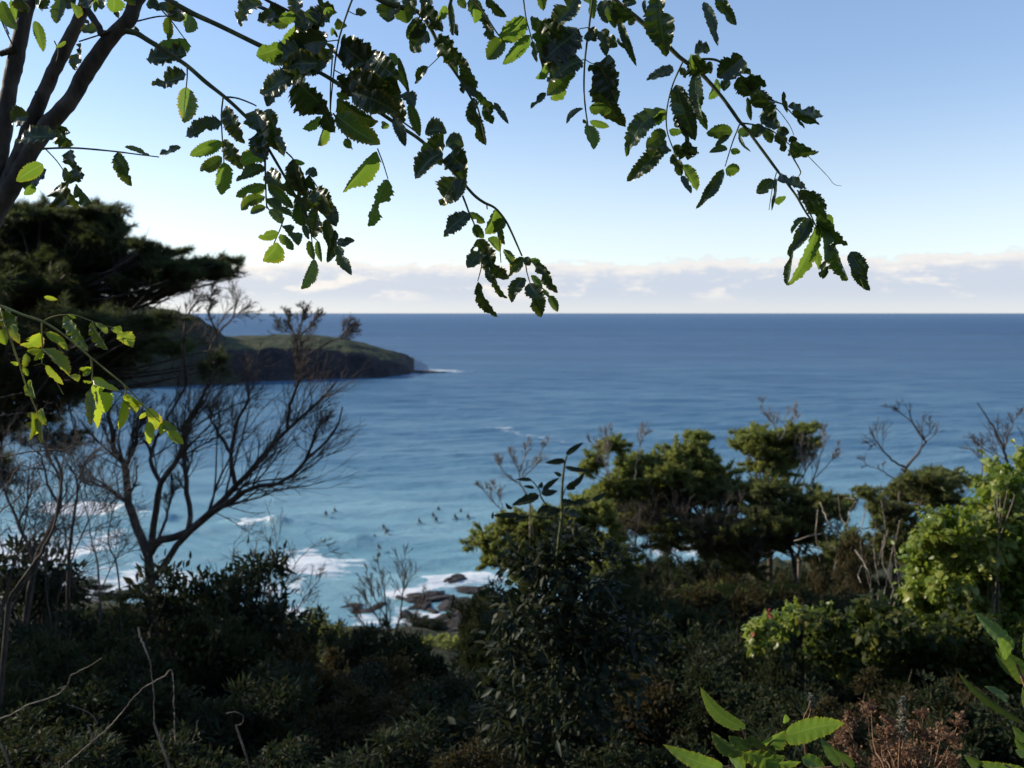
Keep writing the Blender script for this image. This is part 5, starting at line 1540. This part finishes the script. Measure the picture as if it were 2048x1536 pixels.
def build_dry_tendrils():
    W = (0, 850, .4467)
    root_list = [
        ('upright pale dead stalk standing alone in the dark scrub', [([(620, 905), (626, 940), (640, 980), (662, 1030), (675, 1080), (688, 1200), (690, 1330)], .0065, .003)]),
        ('pale dead stem bent over like a hook at its top', [([(785, 1420), (782, 1330), (778, 1250), (775, 1150), (768, 1100), (755, 1102), (735, 1125), (690, 1150), (650, 1170), (600, 1220), (565, 1265)], .0045, .003), ([(565, 1265), (490, 1350), (400, 1430), (280, 1535), (200, 1610)], .004, .006)]),
        ('crooked pale twig stepping across the dark lower scrub', [([(-40, 1330), (45, 1298), (130, 1250), (200, 1232), (250, 1210), (285, 1185), (305, 1160), (318, 1122), (360, 1100), (410, 1075), (455, 1045)], .0055, .0025), ([(260, 1180), (290, 1172), (305, 1165)], .003, .002)]),
        ('small curled dead tendril low in the scrub', [([(300, 1250), (360, 1272), (400, 1288), (422, 1312), (437, 1332), (420, 1345), (395, 1340)], .003, .002)]),
        ('round looped dead tendril low in the scrub', [([(1010, 1292), (1050, 1285), (1080, 1295), (1090, 1315), (1080, 1338), (1055, 1345)], .003, .0016)]),
        ('thin dead stem slanting below the looped tendril', [([(885, 1320), (872, 1385), (840, 1450), (765, 1535)], .0025, .003)]),
    ]
    for k, (lab, ls) in enumerate(root_list):
        D = 3.3 + 0.12 * k
        first = ls[0][0][0]
        p = at(W[0] + first[0] * W[2], W[1] + 1500 * W[2], D)
        mb = MB()
        low = None
        for pts, a, b in ls:
            P = px_line(mb, pts, *W, a * .6, b * .6, depth=D, n=40, sides=7, wob=.0012)
            e = P[0] if P[0][2] < P[-1][2] else P[-1]
            low = e if low is None or e[2] < low[2] else low
        g = np.array([low[0], low[1] + .15, float(ground_z(low[0], low[1] + .15))])
        limb(mb, [low, low * .5 + g * .5 + np.array([.05, 0, 0]), g], .004, .006, 12, 6)
        tag(mb.build('dead_stem', M['dead'], None, True, g), lab, 'dead stem', 'dead stems in the scrub')
    # brighter twigs at the edge, thin bare shrub near the viewer
    V = (0, 760, .2865)
    mb = MB()
    D = 4.5
    for pts, a, b in [([(60, 1560), (110, 1450), (250, 1270), (310, 1160), (370, 1040), (405, 880), (430, 700), (400, 560)], .014, .006), ([(100, 1500), (200, 1340), (300, 1150), (380, 950)], .006, .003),
                      ([(-40, 950), (110, 840), (200, 740), (270, 690)], .006, .003), ([(-40, 540), (100, 520), (300, 490), (480, 480), (520, 400), (530, 300), (490, 225), (420, 185)], .006, .003),
                      ([(-40, 470), (150, 440), (300, 470)], .004, .002), ([(-20, 250), (150, 232), (420, 230)], .003, .002), ([(-40, 135), (60, 110), (160, 90)], .003, .002), ([(300, 150), (370, 165)], .003, .002),
                      ([(130, 1220), (230, 1100), (320, 1000)], .005, .002), ([(-30, 840), (60, 720), (140, 600), (200, 560)], .006, .003), ([(-20, 620), (120, 640), (220, 600), (310, 520)], .004, .002), ([(60, 720), (100, 650), (160, 540)], .004, .002),
                      ([(-20, 1120), (60, 1180), (150, 1260)], .005, .003)]:
        px_line(mb, pts, *V, a * .8, b * .8, depth=D + rng.normal(0, .2), n=24, sides=6, wob=.003)
    p = at(-40, 1300, D)
    g = np.array([p[0], p[1], float(ground_z(p[0], p[1]))])
    limb(mb, [at(60 * .2865, 760 + 1560 * .2865, D), g], .014, .018, 8, 7)
    tag(mb.build('dry_shrub', M['twig'], None, True, g), 'dry twiggy shrub with crossing stems under the sunlit sapling leaves', 'shrub')


build_dry_tendrils()


# ------------------------------------------------------------------ scrub
def bush_proto(k, mat, tmpl, ll, lw, n, sparse=.34, tall=False):
    """bush of unit height and half-width .6, with crown and stems"""
    root = empty('scrub_bush', (0, 0, 0))
    C, Rr = [], []
    for i in range(16):
        a = rng.random() * 6.28
        r = .42 * math.sqrt(rng.random())
        z = .38 + .42 * rng.random() * (1 - r)
        C.append((r * math.cos(a), r * math.sin(a), z))
        q = .13 + .13 * rng.random()
        Rr.append((q * 1.25, q * 1.25, q))
    for i in range(8):
        a = rng.random() * 6.28
        C.append((.45 * math.cos(a), .45 * math.sin(a), .2))
        Rr.append((.2, .2, .18))
    C, Rr = np.array(C), np.array(Rr)
    if tall:
        C[:, :2] *= .6
        C[:16, 2] = .5 + .42 * rng.random(16)
        Rr *= .72
    pos, out, tone = tufted(C, Rr, 110, n, sparse)
    mb = MB()
    axis = nrm(out * .7 + rng.normal(size=(n, 3)) * .6 + np.array([0, 0, .15]))
    leaves(mb, pos, axis, nrm(np.array([0, 0, 1.0]) + rng.normal(size=(n, 3)) * .7), rng.uniform(.6, 1.3, n) * ll, rng.uniform(.7, 1.2, n) * lw, tmpl, tone)
    mb.build('crown', M[mat], root, smooth=False)
    sb = MB()
    L = []
    for c in C[:14]:
        L.append(smooth_line([(0.04 * rng.normal(), .04 * rng.normal(), -.15), (c[0] * .3, c[1] * .3, c[2] * .5), c], 8))
    L = np.array(L)
    Rd = np.tile(np.linspace(.018, .005, 8), (len(L), 1))
    tubes(sb, L, Rd, 5)
    s1, q1 = sprout(L, Rd, 6, .2, .45, .7, .3, 6, .4, .6)
    tubes(sb, s1, q1, 3)
    sb.build('stem', M['twig'], root)
    return root


def build_scrub():
    kinds = {'f': bush_proto(0, 'scrub', OVAL, .055, .026, 9000), 'o': bush_proto(1, 'scrub_olive', OVAL, .05, .024, 9000), 'n': bush_proto(2, 'scrub', BLADE, .085, .018, 9000),
             'b': bush_proto(3, 'big', OVAL, .058, .024, 2600, .42, True), 'y': bush_proto(4, 'scrub_olive', BLADE, .075, .02, 9000)}
    used = set()
    # kind, px of the middle, py of the top, distance, half width px, label
    spots = [
        ('b', 360, 1090, 8.0, 120, 'dark broad leaved bush under the fork of the big bare tree'),
        ('b', 480, 1075, 7.6, 100, 'dark broad leaved bush with surf showing through its gaps'),
        ('b', 165, 1190, 7.4, 120, 'dark broad leaved bush beside the thin leaning bare tree'),
        ('b', 40, 1210, 6.8, 120, 'dark broad leaved bush at the dry twiggy shrub'),
        ('n', 555, 1180, 10.0, 90, 'dark fine leaved bush below the white wash of the bay'),
        ('b', 60, 1040, 9.5, 110, 'tall dark broad leaved bush behind the crossing dry twigs'),
        ('n', 150, 1165, 30.0, 70, 'dark bush on the bank above the bay surf'),
        ('f', 240, 1180, 34.0, 60, 'dark bush above the bay surf beyond the broad leaved bush'),
        ('n', 20, 1160, 28.0, 80, 'dark bush on the bank at the edge above the surf'),
        ('f', -80, 1120, 26.0, 80, 'dark bush on the bank beyond the edge'),
        ('f', 220, 1185, 18.0, 80, 'dark bush at the foot of the big bare tree above the surf'),
        ('n', 330, 1180, 17.0, 70, 'dark fine leaved bush just behind the foot of the big bare tree'),
        ('f', 120, 1190, 15.0, 90, 'dark bush where the thin leaning bare tree stands'),
        ('y', 1530, 1135, 33.0, 60, 'olive bush between the straight trunk and the leaning trunk'),
        ('o', 1600, 1128, 36.0, 60, 'brownish bush behind the shaded low wattle trunk'),
        ('y', 1490, 1128, 40.0, 50, 'small olive bush at the edge of the bright surf gap'),
        ('f', 840, 1288, 26.0, 50, 'dark bush under the lower end of the rocks'),
        ('f', 1860, 1230, 8.6, 120, 'dark bush inside the hanging foot of the bright creeper'),
        ('n', 2010, 1210, 8.8, 120, 'dark bush behind the hanging foot of the bright creeper'),
        ('f', 1700, 1250, 8.4, 130, 'dark bush beneath the trailing shaded creeper'),
        ('o', 1850, 1320, 5.6, 150, 'brownish bush under the trailing shaded creeper'),
        ('y', 1765, 1122, 15.0, 90, 'olive bush behind the curling vine stems near the creeper'),
        ('n', 1590, 1118, 31.0, 50, 'dark bush closing the gap right of the straight wattle trunk'),
        ('n', 1850, 1120, 13.0, 80, 'dark bush between the vine stems and the bright creeper'),
        ('n', 1950, 1050, 9.6, 110, 'dark bush behind the sunlit face of the bright creeper'),
        ('b', 720, 1320, 6.2, 120, 'broad leaved bush among the brownish ones below the twiggy bush'),
        ('b', 1290, 1290, 6.6, 120, 'broad leaved bush just past the tall leafy shoot'),
        ('b', 250, 1290, 5.6, 120, 'broad leaved bush right behind the upright pale stalk'),
        ('b', 890, 1330, 6.4, 120, 'broad leaved bush below the low yellow green bush'),
        ('b', 1420, 1260, 7.4, 110, 'broad leaved bush in the shade before the pink flowers'),
        ('b', 560, 1300, 6.0, 110, 'broad leaved bush behind the hooked pale stem'),
        ('f', 1540, 1275, 6.9, 90, 'dark bush right under the pink flowered creeper clump'),
        ('f', 250, 1200, 6.2, 160, 'dark bush behind the crooked pale twig'),
        ('f', 430, 1190, 6.4, 150, 'dark bush behind the upright pale stalk'),
        ('n', 60, 1260, 5.0, 160, 'dark bush in front of the dry twiggy shrub'),
        ('o', 520, 1250, 7.0, 130, 'brownish bush just under the sunlit rounded olive bush'),
        ('o', 650, 1290, 8.0, 120, 'brownish bush in front of the sunlit rounded olive bush'),
        ('n', 760, 1235, 12.0, 90, 'dark bush at the foot of the twiggy bush before the surf'),
        ('f', 690, 1225, 13.0, 60, 'small dark bush against the pale water by the olive bush'),
        ('f', 830, 1270, 11.0, 90, 'dark bush under the rocks and foam'),
        ('o', 780, 1310, 7.5, 130, 'brown green bush below the middle of the foam'),
        ('f', 930, 1310, 8.5, 120, 'dark bush beneath the low yellow green bush'),
        ('n', 960, 1170, 15.0, 60, 'dark bush on the edge of the rocky shore'),
        ('f', 1010, 1130, 14.0, 90, 'dark bush under the yellow green wattle'),
        ('n', 1240, 1110, 15.0, 110, 'dark bush below the gap of white surf between the trees'),
        ('f', 1330, 1150, 13.0, 110, 'dark bush under the pale tangled stems'),
        ('f', 1420, 1190, 11.0, 120, 'dark bush under the low sunlit wattle'),
        ('f', 1300, 1210, 8.0, 150, 'dark leafy bush beside the tall leafy shoot'),
        ('n', 1480, 1240, 8.0, 130, 'dark bush left in shade by the pink flowers'),
        ('o', 1240, 1340, 6.0, 170, 'dark brownish bush low beside the tall shoot'),
        ('f', 1440, 1330, 5.8, 170, 'dark bush over the broad leaved shrub'),
        ('f', 900, 1400, 5.4, 170, 'dark low bush in the middle of the shaded scrub'),
        ('o', 700, 1400, 5.2, 170, 'olive brown low bush in the shaded scrub'),
        ('n', 480, 1340, 4.8, 170, 'dark low bush behind the hooked pale stem'),
        ('f', 260, 1340, 4.6, 180, 'dark low bush around the curled tendril'),
        ('o', 620, 1350, 5.6, 150, 'brown flecked low bush beside the looped tendril'),
        ('f', 60, 1380, 4.2, 180, 'dark low bush in the corner under the crooked twig'),
        ('n', 1080, 1420, 4.8, 180, 'dark low bush in front of the tall shoot stems'),
        ('f', 380, 1450, 3.8, 180, 'nearest dark bush where the hooked stem ends'),
        ('n', 780, 1470, 4.0, 200, 'nearest dark bush in the middle of the bottom scrub'),
        ('f', 1260, 1450, 4.0, 170, 'nearest dark bush beside the broad leaved shrub'),
        ('o', 1000, 1490, 3.7, 180, 'nearest brownish bush under the tall shoot'),
        ('n', 130, 1480, 3.5, 180, 'nearest dark bush beneath the corner twigs'),
        ('f', 560, 1480, 3.6, 180, 'nearest dark bush below the looped tendril'),
        ('f', 1600, 1380, 5.0, 160, 'dark bush behind the bright pointed leaf'),
        ('o', 1780, 1370, 4.6, 170, 'dark bush behind the dried flower heads'),
        ('f', 1960, 1370, 4.4, 170, 'dark bush under the creeper and the leaning broad leaves'),
        ('n', 1680, 1450, 3.6, 170, 'dark low bush around the dried flower stems'),
        ('f', 1900, 1450, 3.4, 170, 'dark low bush in the bottom corner under the creeper'),
        ('y', 1690, 1060, 19.0, 80, 'yellow olive bush amid pale stems near the creeper'),
        ('y', 1560, 1165, 21.0, 90, 'olive bush lit between the wattle trunks'),
        ('n', 1090, 1180, 12.0, 120, 'dark bush filling the base of the yellow green wattle'),
        ('f', 1130, 1290, 7.5, 160, 'dark bush massed behind the tall shoot'),
        ('y', 1330, 1175, 18.0, 110, 'olive bush among the pale tangled stems'),
        ('y', 1450, 1165, 18.5, 100, 'olive bush at the foot of the leaning wattle'),
        ('o', 1200, 1150, 17.0, 90, 'brownish bush beside the yellow green wattle foot'),
        ('y', 1700, 1150, 16.0, 90, 'olive bush at the curling vine stems'),
        ('n', 1620, 1180, 14.0, 110, 'dark bush under the shaded low wattle'),
        ('n', 1760, 1165, 13.0, 110, 'dark bush between the creeper and the wattle trunks'),
        ('f', 1280, 1092, 62.0, 26, 'dark far bush on the slope edge nearest the surf gap'),
        ('n', 1340, 1086, 66.0, 28, 'dark far bush against the surf behind the tangled stems'),
        ('f', 1400, 1086, 58.0, 30, 'dark far bush behind the leaning wattle trunks'),
        ('n', 1450, 1082, 64.0, 30, 'dark far bush on the skyline of the slope behind the trunks'),
        ('f', 1350, 1128, 42.0, 40, 'dark bush halfway down the slope under the wattle'),
        ('o', 1450, 1120, 44.0, 40, 'brownish bush halfway down the slope behind the trunks'),
        ('n', 1270, 1130, 40.0, 40, 'dark bush halfway down the slope beside the surf gap'),
        ('f', 1540, 1105, 50.0, 40, 'dark bush halfway down the slope behind the straight trunk'),
        ('f', 980, 1215, 50.0, 40, 'dark bush above the rocks beside the foam'),
        ('n', 940, 1275, 40.0, 30, 'dark bush just above the shore rocks'),
        ('f', 870, 1300, 36.0, 30, 'dark bush at the lower end of the foam'),
        ('o', 1020, 1200, 40.0, 50, 'brownish bush beyond the wattle above the rocks'),
        ('f', -60, 1230, 7.0, 160, 'dark bush at the edge below the she-oak'),
        ('n', 2060, 1120, 12.0, 140, 'dark bush behind the creeper'),
        ('f', -160, 1420, 4.2, 200, 'dark bush just outside the corner twigs'),
        ('f', 2180, 1380, 4.6, 200, 'dark bush just outside the creeper'),
    ]
    for kind, px, py, d, hw, lab in spots:
        pr = kinds[kind]
        top = at(px, py, d)
        g = float(ground_z(top[0], top[1]))
        h = max(.5, (top[2] - g) / (1.12 if kind == 'b' else .97))
        r = hw / F * d / .6
        if kind not in used:
            o = pr
            used.add(kind)
        else:
            o = copy_tree(pr)
        o.location = (top[0], top[1], g)
        w = max(r, h * (.75 if kind == 'b' else .5))
        o.scale = (w, w, h)
        o.rotation_euler = (0, 0, rng.random() * 6.28)
        tag(o, lab, 'bush', 'scrub bushes on the slope')


build_scrub()


def build_tall_shoot():
    Qz = (900, 860, .2474)
    D = 4.6
    f = at(1108, 1560, D)
    g = np.array([f[0], f[1], float(ground_z(f[0], f[1]))])
    root = empty('leafy_shoot', g, 'tall dark shoot with paired pointed leaves standing up against the sea', 'shrub')
    st = MB()
    q = dict(depth=D)
    P = px_line(st, [(945, 205), (930, 260), (920, 330), (908, 440), (905, 560), (905, 700), (880, 900), (850, 1200), (840, 1600), (840, 2400)], *Qz, .005, .014, n=60, **q)
    limb(st, [P[-1], g], .014, .018, 6, 8)
    px_line(st, [(905, 640), (800, 620), (735, 540), (725, 490), (690, 440), (655, 405)], *Qz, .006, .003, **q)
    px_line(st, [(905, 560), (930, 480), (965, 440)], *Qz, .004, .002, **q)
    px_line(st, [(900, 720), (700, 700), (560, 690), (430, 700)], *Qz, .006, .003, **q)
    px_line(st, [(905, 700), (1040, 600), (1180, 560)], *Qz, .006, .003, **q)
    st.build('stem', M['green_stem'], root)
    mb = MB()
    leaf_block(mb, """d 940 200 1080 100 65; d 930 250 770 265 70; d 930 300 1140 325 55; d 900 370 840 340 45; d 750 490 885 385 65; d 940 470 1090 340 75; d 960 430 1010 480 110; d 720 530 500 610 110
d 740 520 870 490 80; d 680 470 590 455 40; d 660 405 530 400 45; d 725 470 745 420 55; d 555 690 345 690 65; d 500 640 450 590 50; d 345 720 350 660 30; d 900 590 1010 580 90; d 1000 610 1100 560 80
d 800 620 700 680 90; d 620 690 520 740 80; d 1150 570 1260 500 60; d 880 640 780 700 100; d 920 660 1060 700 100""", *Qz, yel=.1, depth=D, jit=.05, teeth=10, shape='ovate')
    C, Rr = px_blob([(1130, 1085, 90, 40), (1090, 1130, 120, 60), (1170, 1150, 110, 60), (1120, 1220, 150, 80), (1060, 1250, 120, 70), (1200, 1270, 130, 80), (1120, 1340, 170, 90), (1100, 1450, 180, 90)], D, .15, .7)
    n = 3600
    pos, out, tone = tufted(C, Rr, 260, n, .4)
    ax = nrm(out * .8 + rng.normal(size=(n, 3)) * .5 + np.array([0, 0, -.25]))
    leaves(mb, pos, ax, nrm(np.array([0, 0, 1.0]) + rng.normal(size=(n, 3)) * .5), rng.uniform(.05, .11, n), rng.uniform(.022, .045, n), OVAL, tone)
    mb.build('foliage', M['big'], root)


build_tall_shoot()


# ------------------------------------------------------------------ creeper over the bushes
def creeper(label, blobs, d, n, mat, lsz, foot_px, drop=.5, flowers=(), stems=()):
    C, Rr = px_blob(blobs, d, .22, .75)
    f = at(foot_px[0], foot_px[1], d + .3)
    g = np.array([f[0], f[1], float(ground_z(f[0], f[1]))])
    root = empty('creeper', g, label, 'creeper')
    k = 4
    big = Rr
    C0 = C
    C = np.repeat(C0, k, 0) + nrm(rng.normal(size=(len(C0) * k, 3)) + np.array([0, -.3, 0])) * np.repeat(big, k, 0) * (.45 + .4 * rng.random((len(C0) * k, 1)))
    Rr = np.repeat(big, k, 0) * (.22 + .36 * rng.random((len(C0) * k, 1))) * np.array([.9, .9, 1.25])
    w = Rr[:, 0] * Rr[:, 2]
    pick = rng.choice(len(C), n, p=w / w.sum())
    dr = nrm(rng.normal(size=(n, 3)) + np.array([0, -.35, .15]))
    lump = .66 + .62 * fbm(dr[:, 0] * 2.6 + pick * 3, dr[:, 2] * 2.6 + dr[:, 1], 61, 3)
    pos = C[pick] + dr * Rr[pick] * lump[:, None] * (1 - .22 * rng.random((n, 1)) ** 2)
    nor = nrm(dr / Rr[pick] * Rr[pick].mean() + rng.normal(size=(n, 3)) * .6 + np.array([0, 0, .2]))
    down = np.array([0, 0, -1.0]) + rng.normal(size=(n, 3)) * .45
    ax = nrm(down - nor * np.sum(down * nor, axis=1, keepdims=True))
    mb = MB()
    sz = rng.uniform(.35, 1.3, n) * lsz
    leaves(mb, pos, ax, -nor, sz, sz * rng.uniform(.7, .95, n), HEART, rng.random(n), rng.random(n) ** 4)
    # thicket carrying the creeper, seen only in the gaps
    m = n if n > 2000 else n // 3
    p2, o2, t2 = tufted(C0, big * .9, 260, m, .45)
    leaves(mb, p2, nrm(rng.normal(size=(m, 3))), nrm(rng.normal(size=(m, 3))), np.full(m, lsz * .9), np.full(m, lsz * .6), OVAL, t2 * .5, np.zeros(m))
    # trailing shoots standing off the surface
    sb = MB()
    for k in range(max(6, len(C))):
        i = rng.integers(0, len(C))
        dv = nrm(np.array([rng.normal(0, .7), -.3, rng.random() * .9]))
        b = C[i] + dv * Rr[i] * .9
        e = b + nrm(dv + rng.normal(0, .4, 3) + np.array([0, 0, .4])) * lsz * rng.uniform(1.5, 3.2)
        P = smooth_line([b, (b + e) / 2 + rng.normal(0, lsz * .2, 3), e], 8)
        tubes(sb, P, np.linspace(.003, .0012, 8) * d / 8, 5)
        kk = 7
        leaves(mb, P[1:], nrm(rng.normal(size=(kk, 3)) + np.array([0, 0, -.4])), nrm(rng.normal(size=(kk, 3)) + np.array([0, -.5, .6])), rng.uniform(.4, .8, kk) * lsz, rng.uniform(.35, .65, kk) * lsz, HEART)
    for pts, a, b2 in stems:
        limb(sb, [at(x, y, d + .2 + rng.normal(0, .1)) for x, y in pts], a, b2, 24, 6, .004)
    for c in (C[:6] if n > 2000 else []):
        limb(sb, [g + rng.normal(0, .2, 3) * np.array([1, 1, 0]), (g + c) / 2 + rng.normal(0, .2, 3), c], .009, .004, 12, 6)
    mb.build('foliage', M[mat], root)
    sb.build('stem', M['dead'], root)
    for (x, y) in flowers:
        c = at(x, y, d - .62)
        fb = MB()
        k = 14
        leaves(fb, c + rng.normal(0, .009, (k, 3)), nrm(rng.normal(size=(k, 3))), nrm(rng.normal(size=(k, 3))), np.full(k, .022), np.full(k, .018), OVAL)
        fb.build('flower', M['flower'], root)
    return root


def build_creepers():
    creeper('bright yellow green creeper smothering a tall bush against the sea', [
        (2020, 958, 45, 30), (1985, 935, 14, 18), (2050, 940, 40, 40), (1960, 1010, 60, 34), (1900, 1045, 60, 34), (1850, 1065, 34, 34), (2030, 1030, 60, 50), (1850, 1120, 44, 40), (1880, 1160, 60, 60), (1845, 1170, 40, 40), (1960, 1110, 80, 70),
        (2040, 1120, 60, 80), (1940, 1200, 80, 60), (2050, 1230, 60, 70), (2090, 1060, 60, 120), (1920, 1090, 60, 50), (1830, 1190, 26, 26), (1990, 1060, 70, 60), (1890, 1230, 70, 50), (1990, 1180, 70, 60), (1920, 1150, 70, 60), (2000, 985, 40, 30), (1870, 1090, 50, 40), (1945, 1055, 60, 44), (1930, 1075, 60, 50), (1960, 1080, 60, 50), (1900, 1180, 60, 50)], 8.0, 10500, 'creeper', .078, (1960, 1400),
        stems=[])
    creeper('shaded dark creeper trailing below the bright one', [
        (1930, 1290, 120, 50), (1820, 1270, 90, 50), (1740, 1245, 80, 40), (1700, 1300, 100, 50), (1860, 1360, 130, 60), (2030, 1330, 90, 70), (1640, 1240, 60, 30), (1900, 1330, 120, 70), (1760, 1310, 100, 60), (1960, 1270, 90, 60), (2050, 1400, 100, 80)], 7.0, 5200, 'creeper_painted_shade', .075, (1800, 1460))
    creeper('small creeper clump with pink flowers spilling off the dark bushes', [
        (1530, 1255, 34, 28), (1515, 1285, 18, 26), (1560, 1240, 40, 24), (1600, 1225, 40, 20), (1545, 1290, 26, 20)], 7.4, 900, 'creeper', .065, (1550, 1420), flowers=[(1536, 1226), (1540, 1232), (1504, 1268)],
        stems=[])
    # bare curling vine stems beside the creeper
    mb = MB()
    D = 11.0
    for pts in [[(1640, 1005), (1660, 1050), (1690, 1070)], [(1588, 1082), (1620, 1072), (1650, 1068), (1656, 1088), (1672, 1095)], [(1678, 990), (1682, 1035), (1694, 1048), (1700, 1020), (1712, 1000), (1690, 996)], [(1672, 1120), (1670, 1145), (1680, 1160)],
                [(1725, 1130), (1716, 1150), (1722, 1165)], [(1735, 1010), (1722, 1060), (1726, 1120), (1742, 1180)], [(1752, 1040), (1748, 1100), (1758, 1170)], [(1775, 1060), (1765, 1120), (1788, 1180)], [(1790, 1080), (1780, 1130), (1770, 1180)], [(1710, 1100), (1735, 1140), (1745, 1200)],
                [(1800, 1040), (1790, 1100), (1800, 1180)], [(1762, 1000), (1770, 1060), (1756, 1130)], [(1636, 1020), (1632, 1070), (1640, 1120)]]:
        limb(mb, [at(x, y, D + rng.normal(0, .15)) for x, y in pts], .009, .004, 24, 6, .004)
    p = at(1745, 1200, D)
    g = np.array([p[0], p[1], float(ground_z(p[0], p[1]))])
    for x in (1742, 1758, 1788, 1770, 1745, 1800):
        limb(mb, [at(x, 1178, D), g + rng.normal(0, .1, 3) * np.array([1, 1, 0])], .009, .012, 8, 6)
    tag(mb.build('vine_stems', M['dead'], None, True, g), 'tangle of pale curling bare vine stems beside the bright creeper', 'vine')


build_creepers()
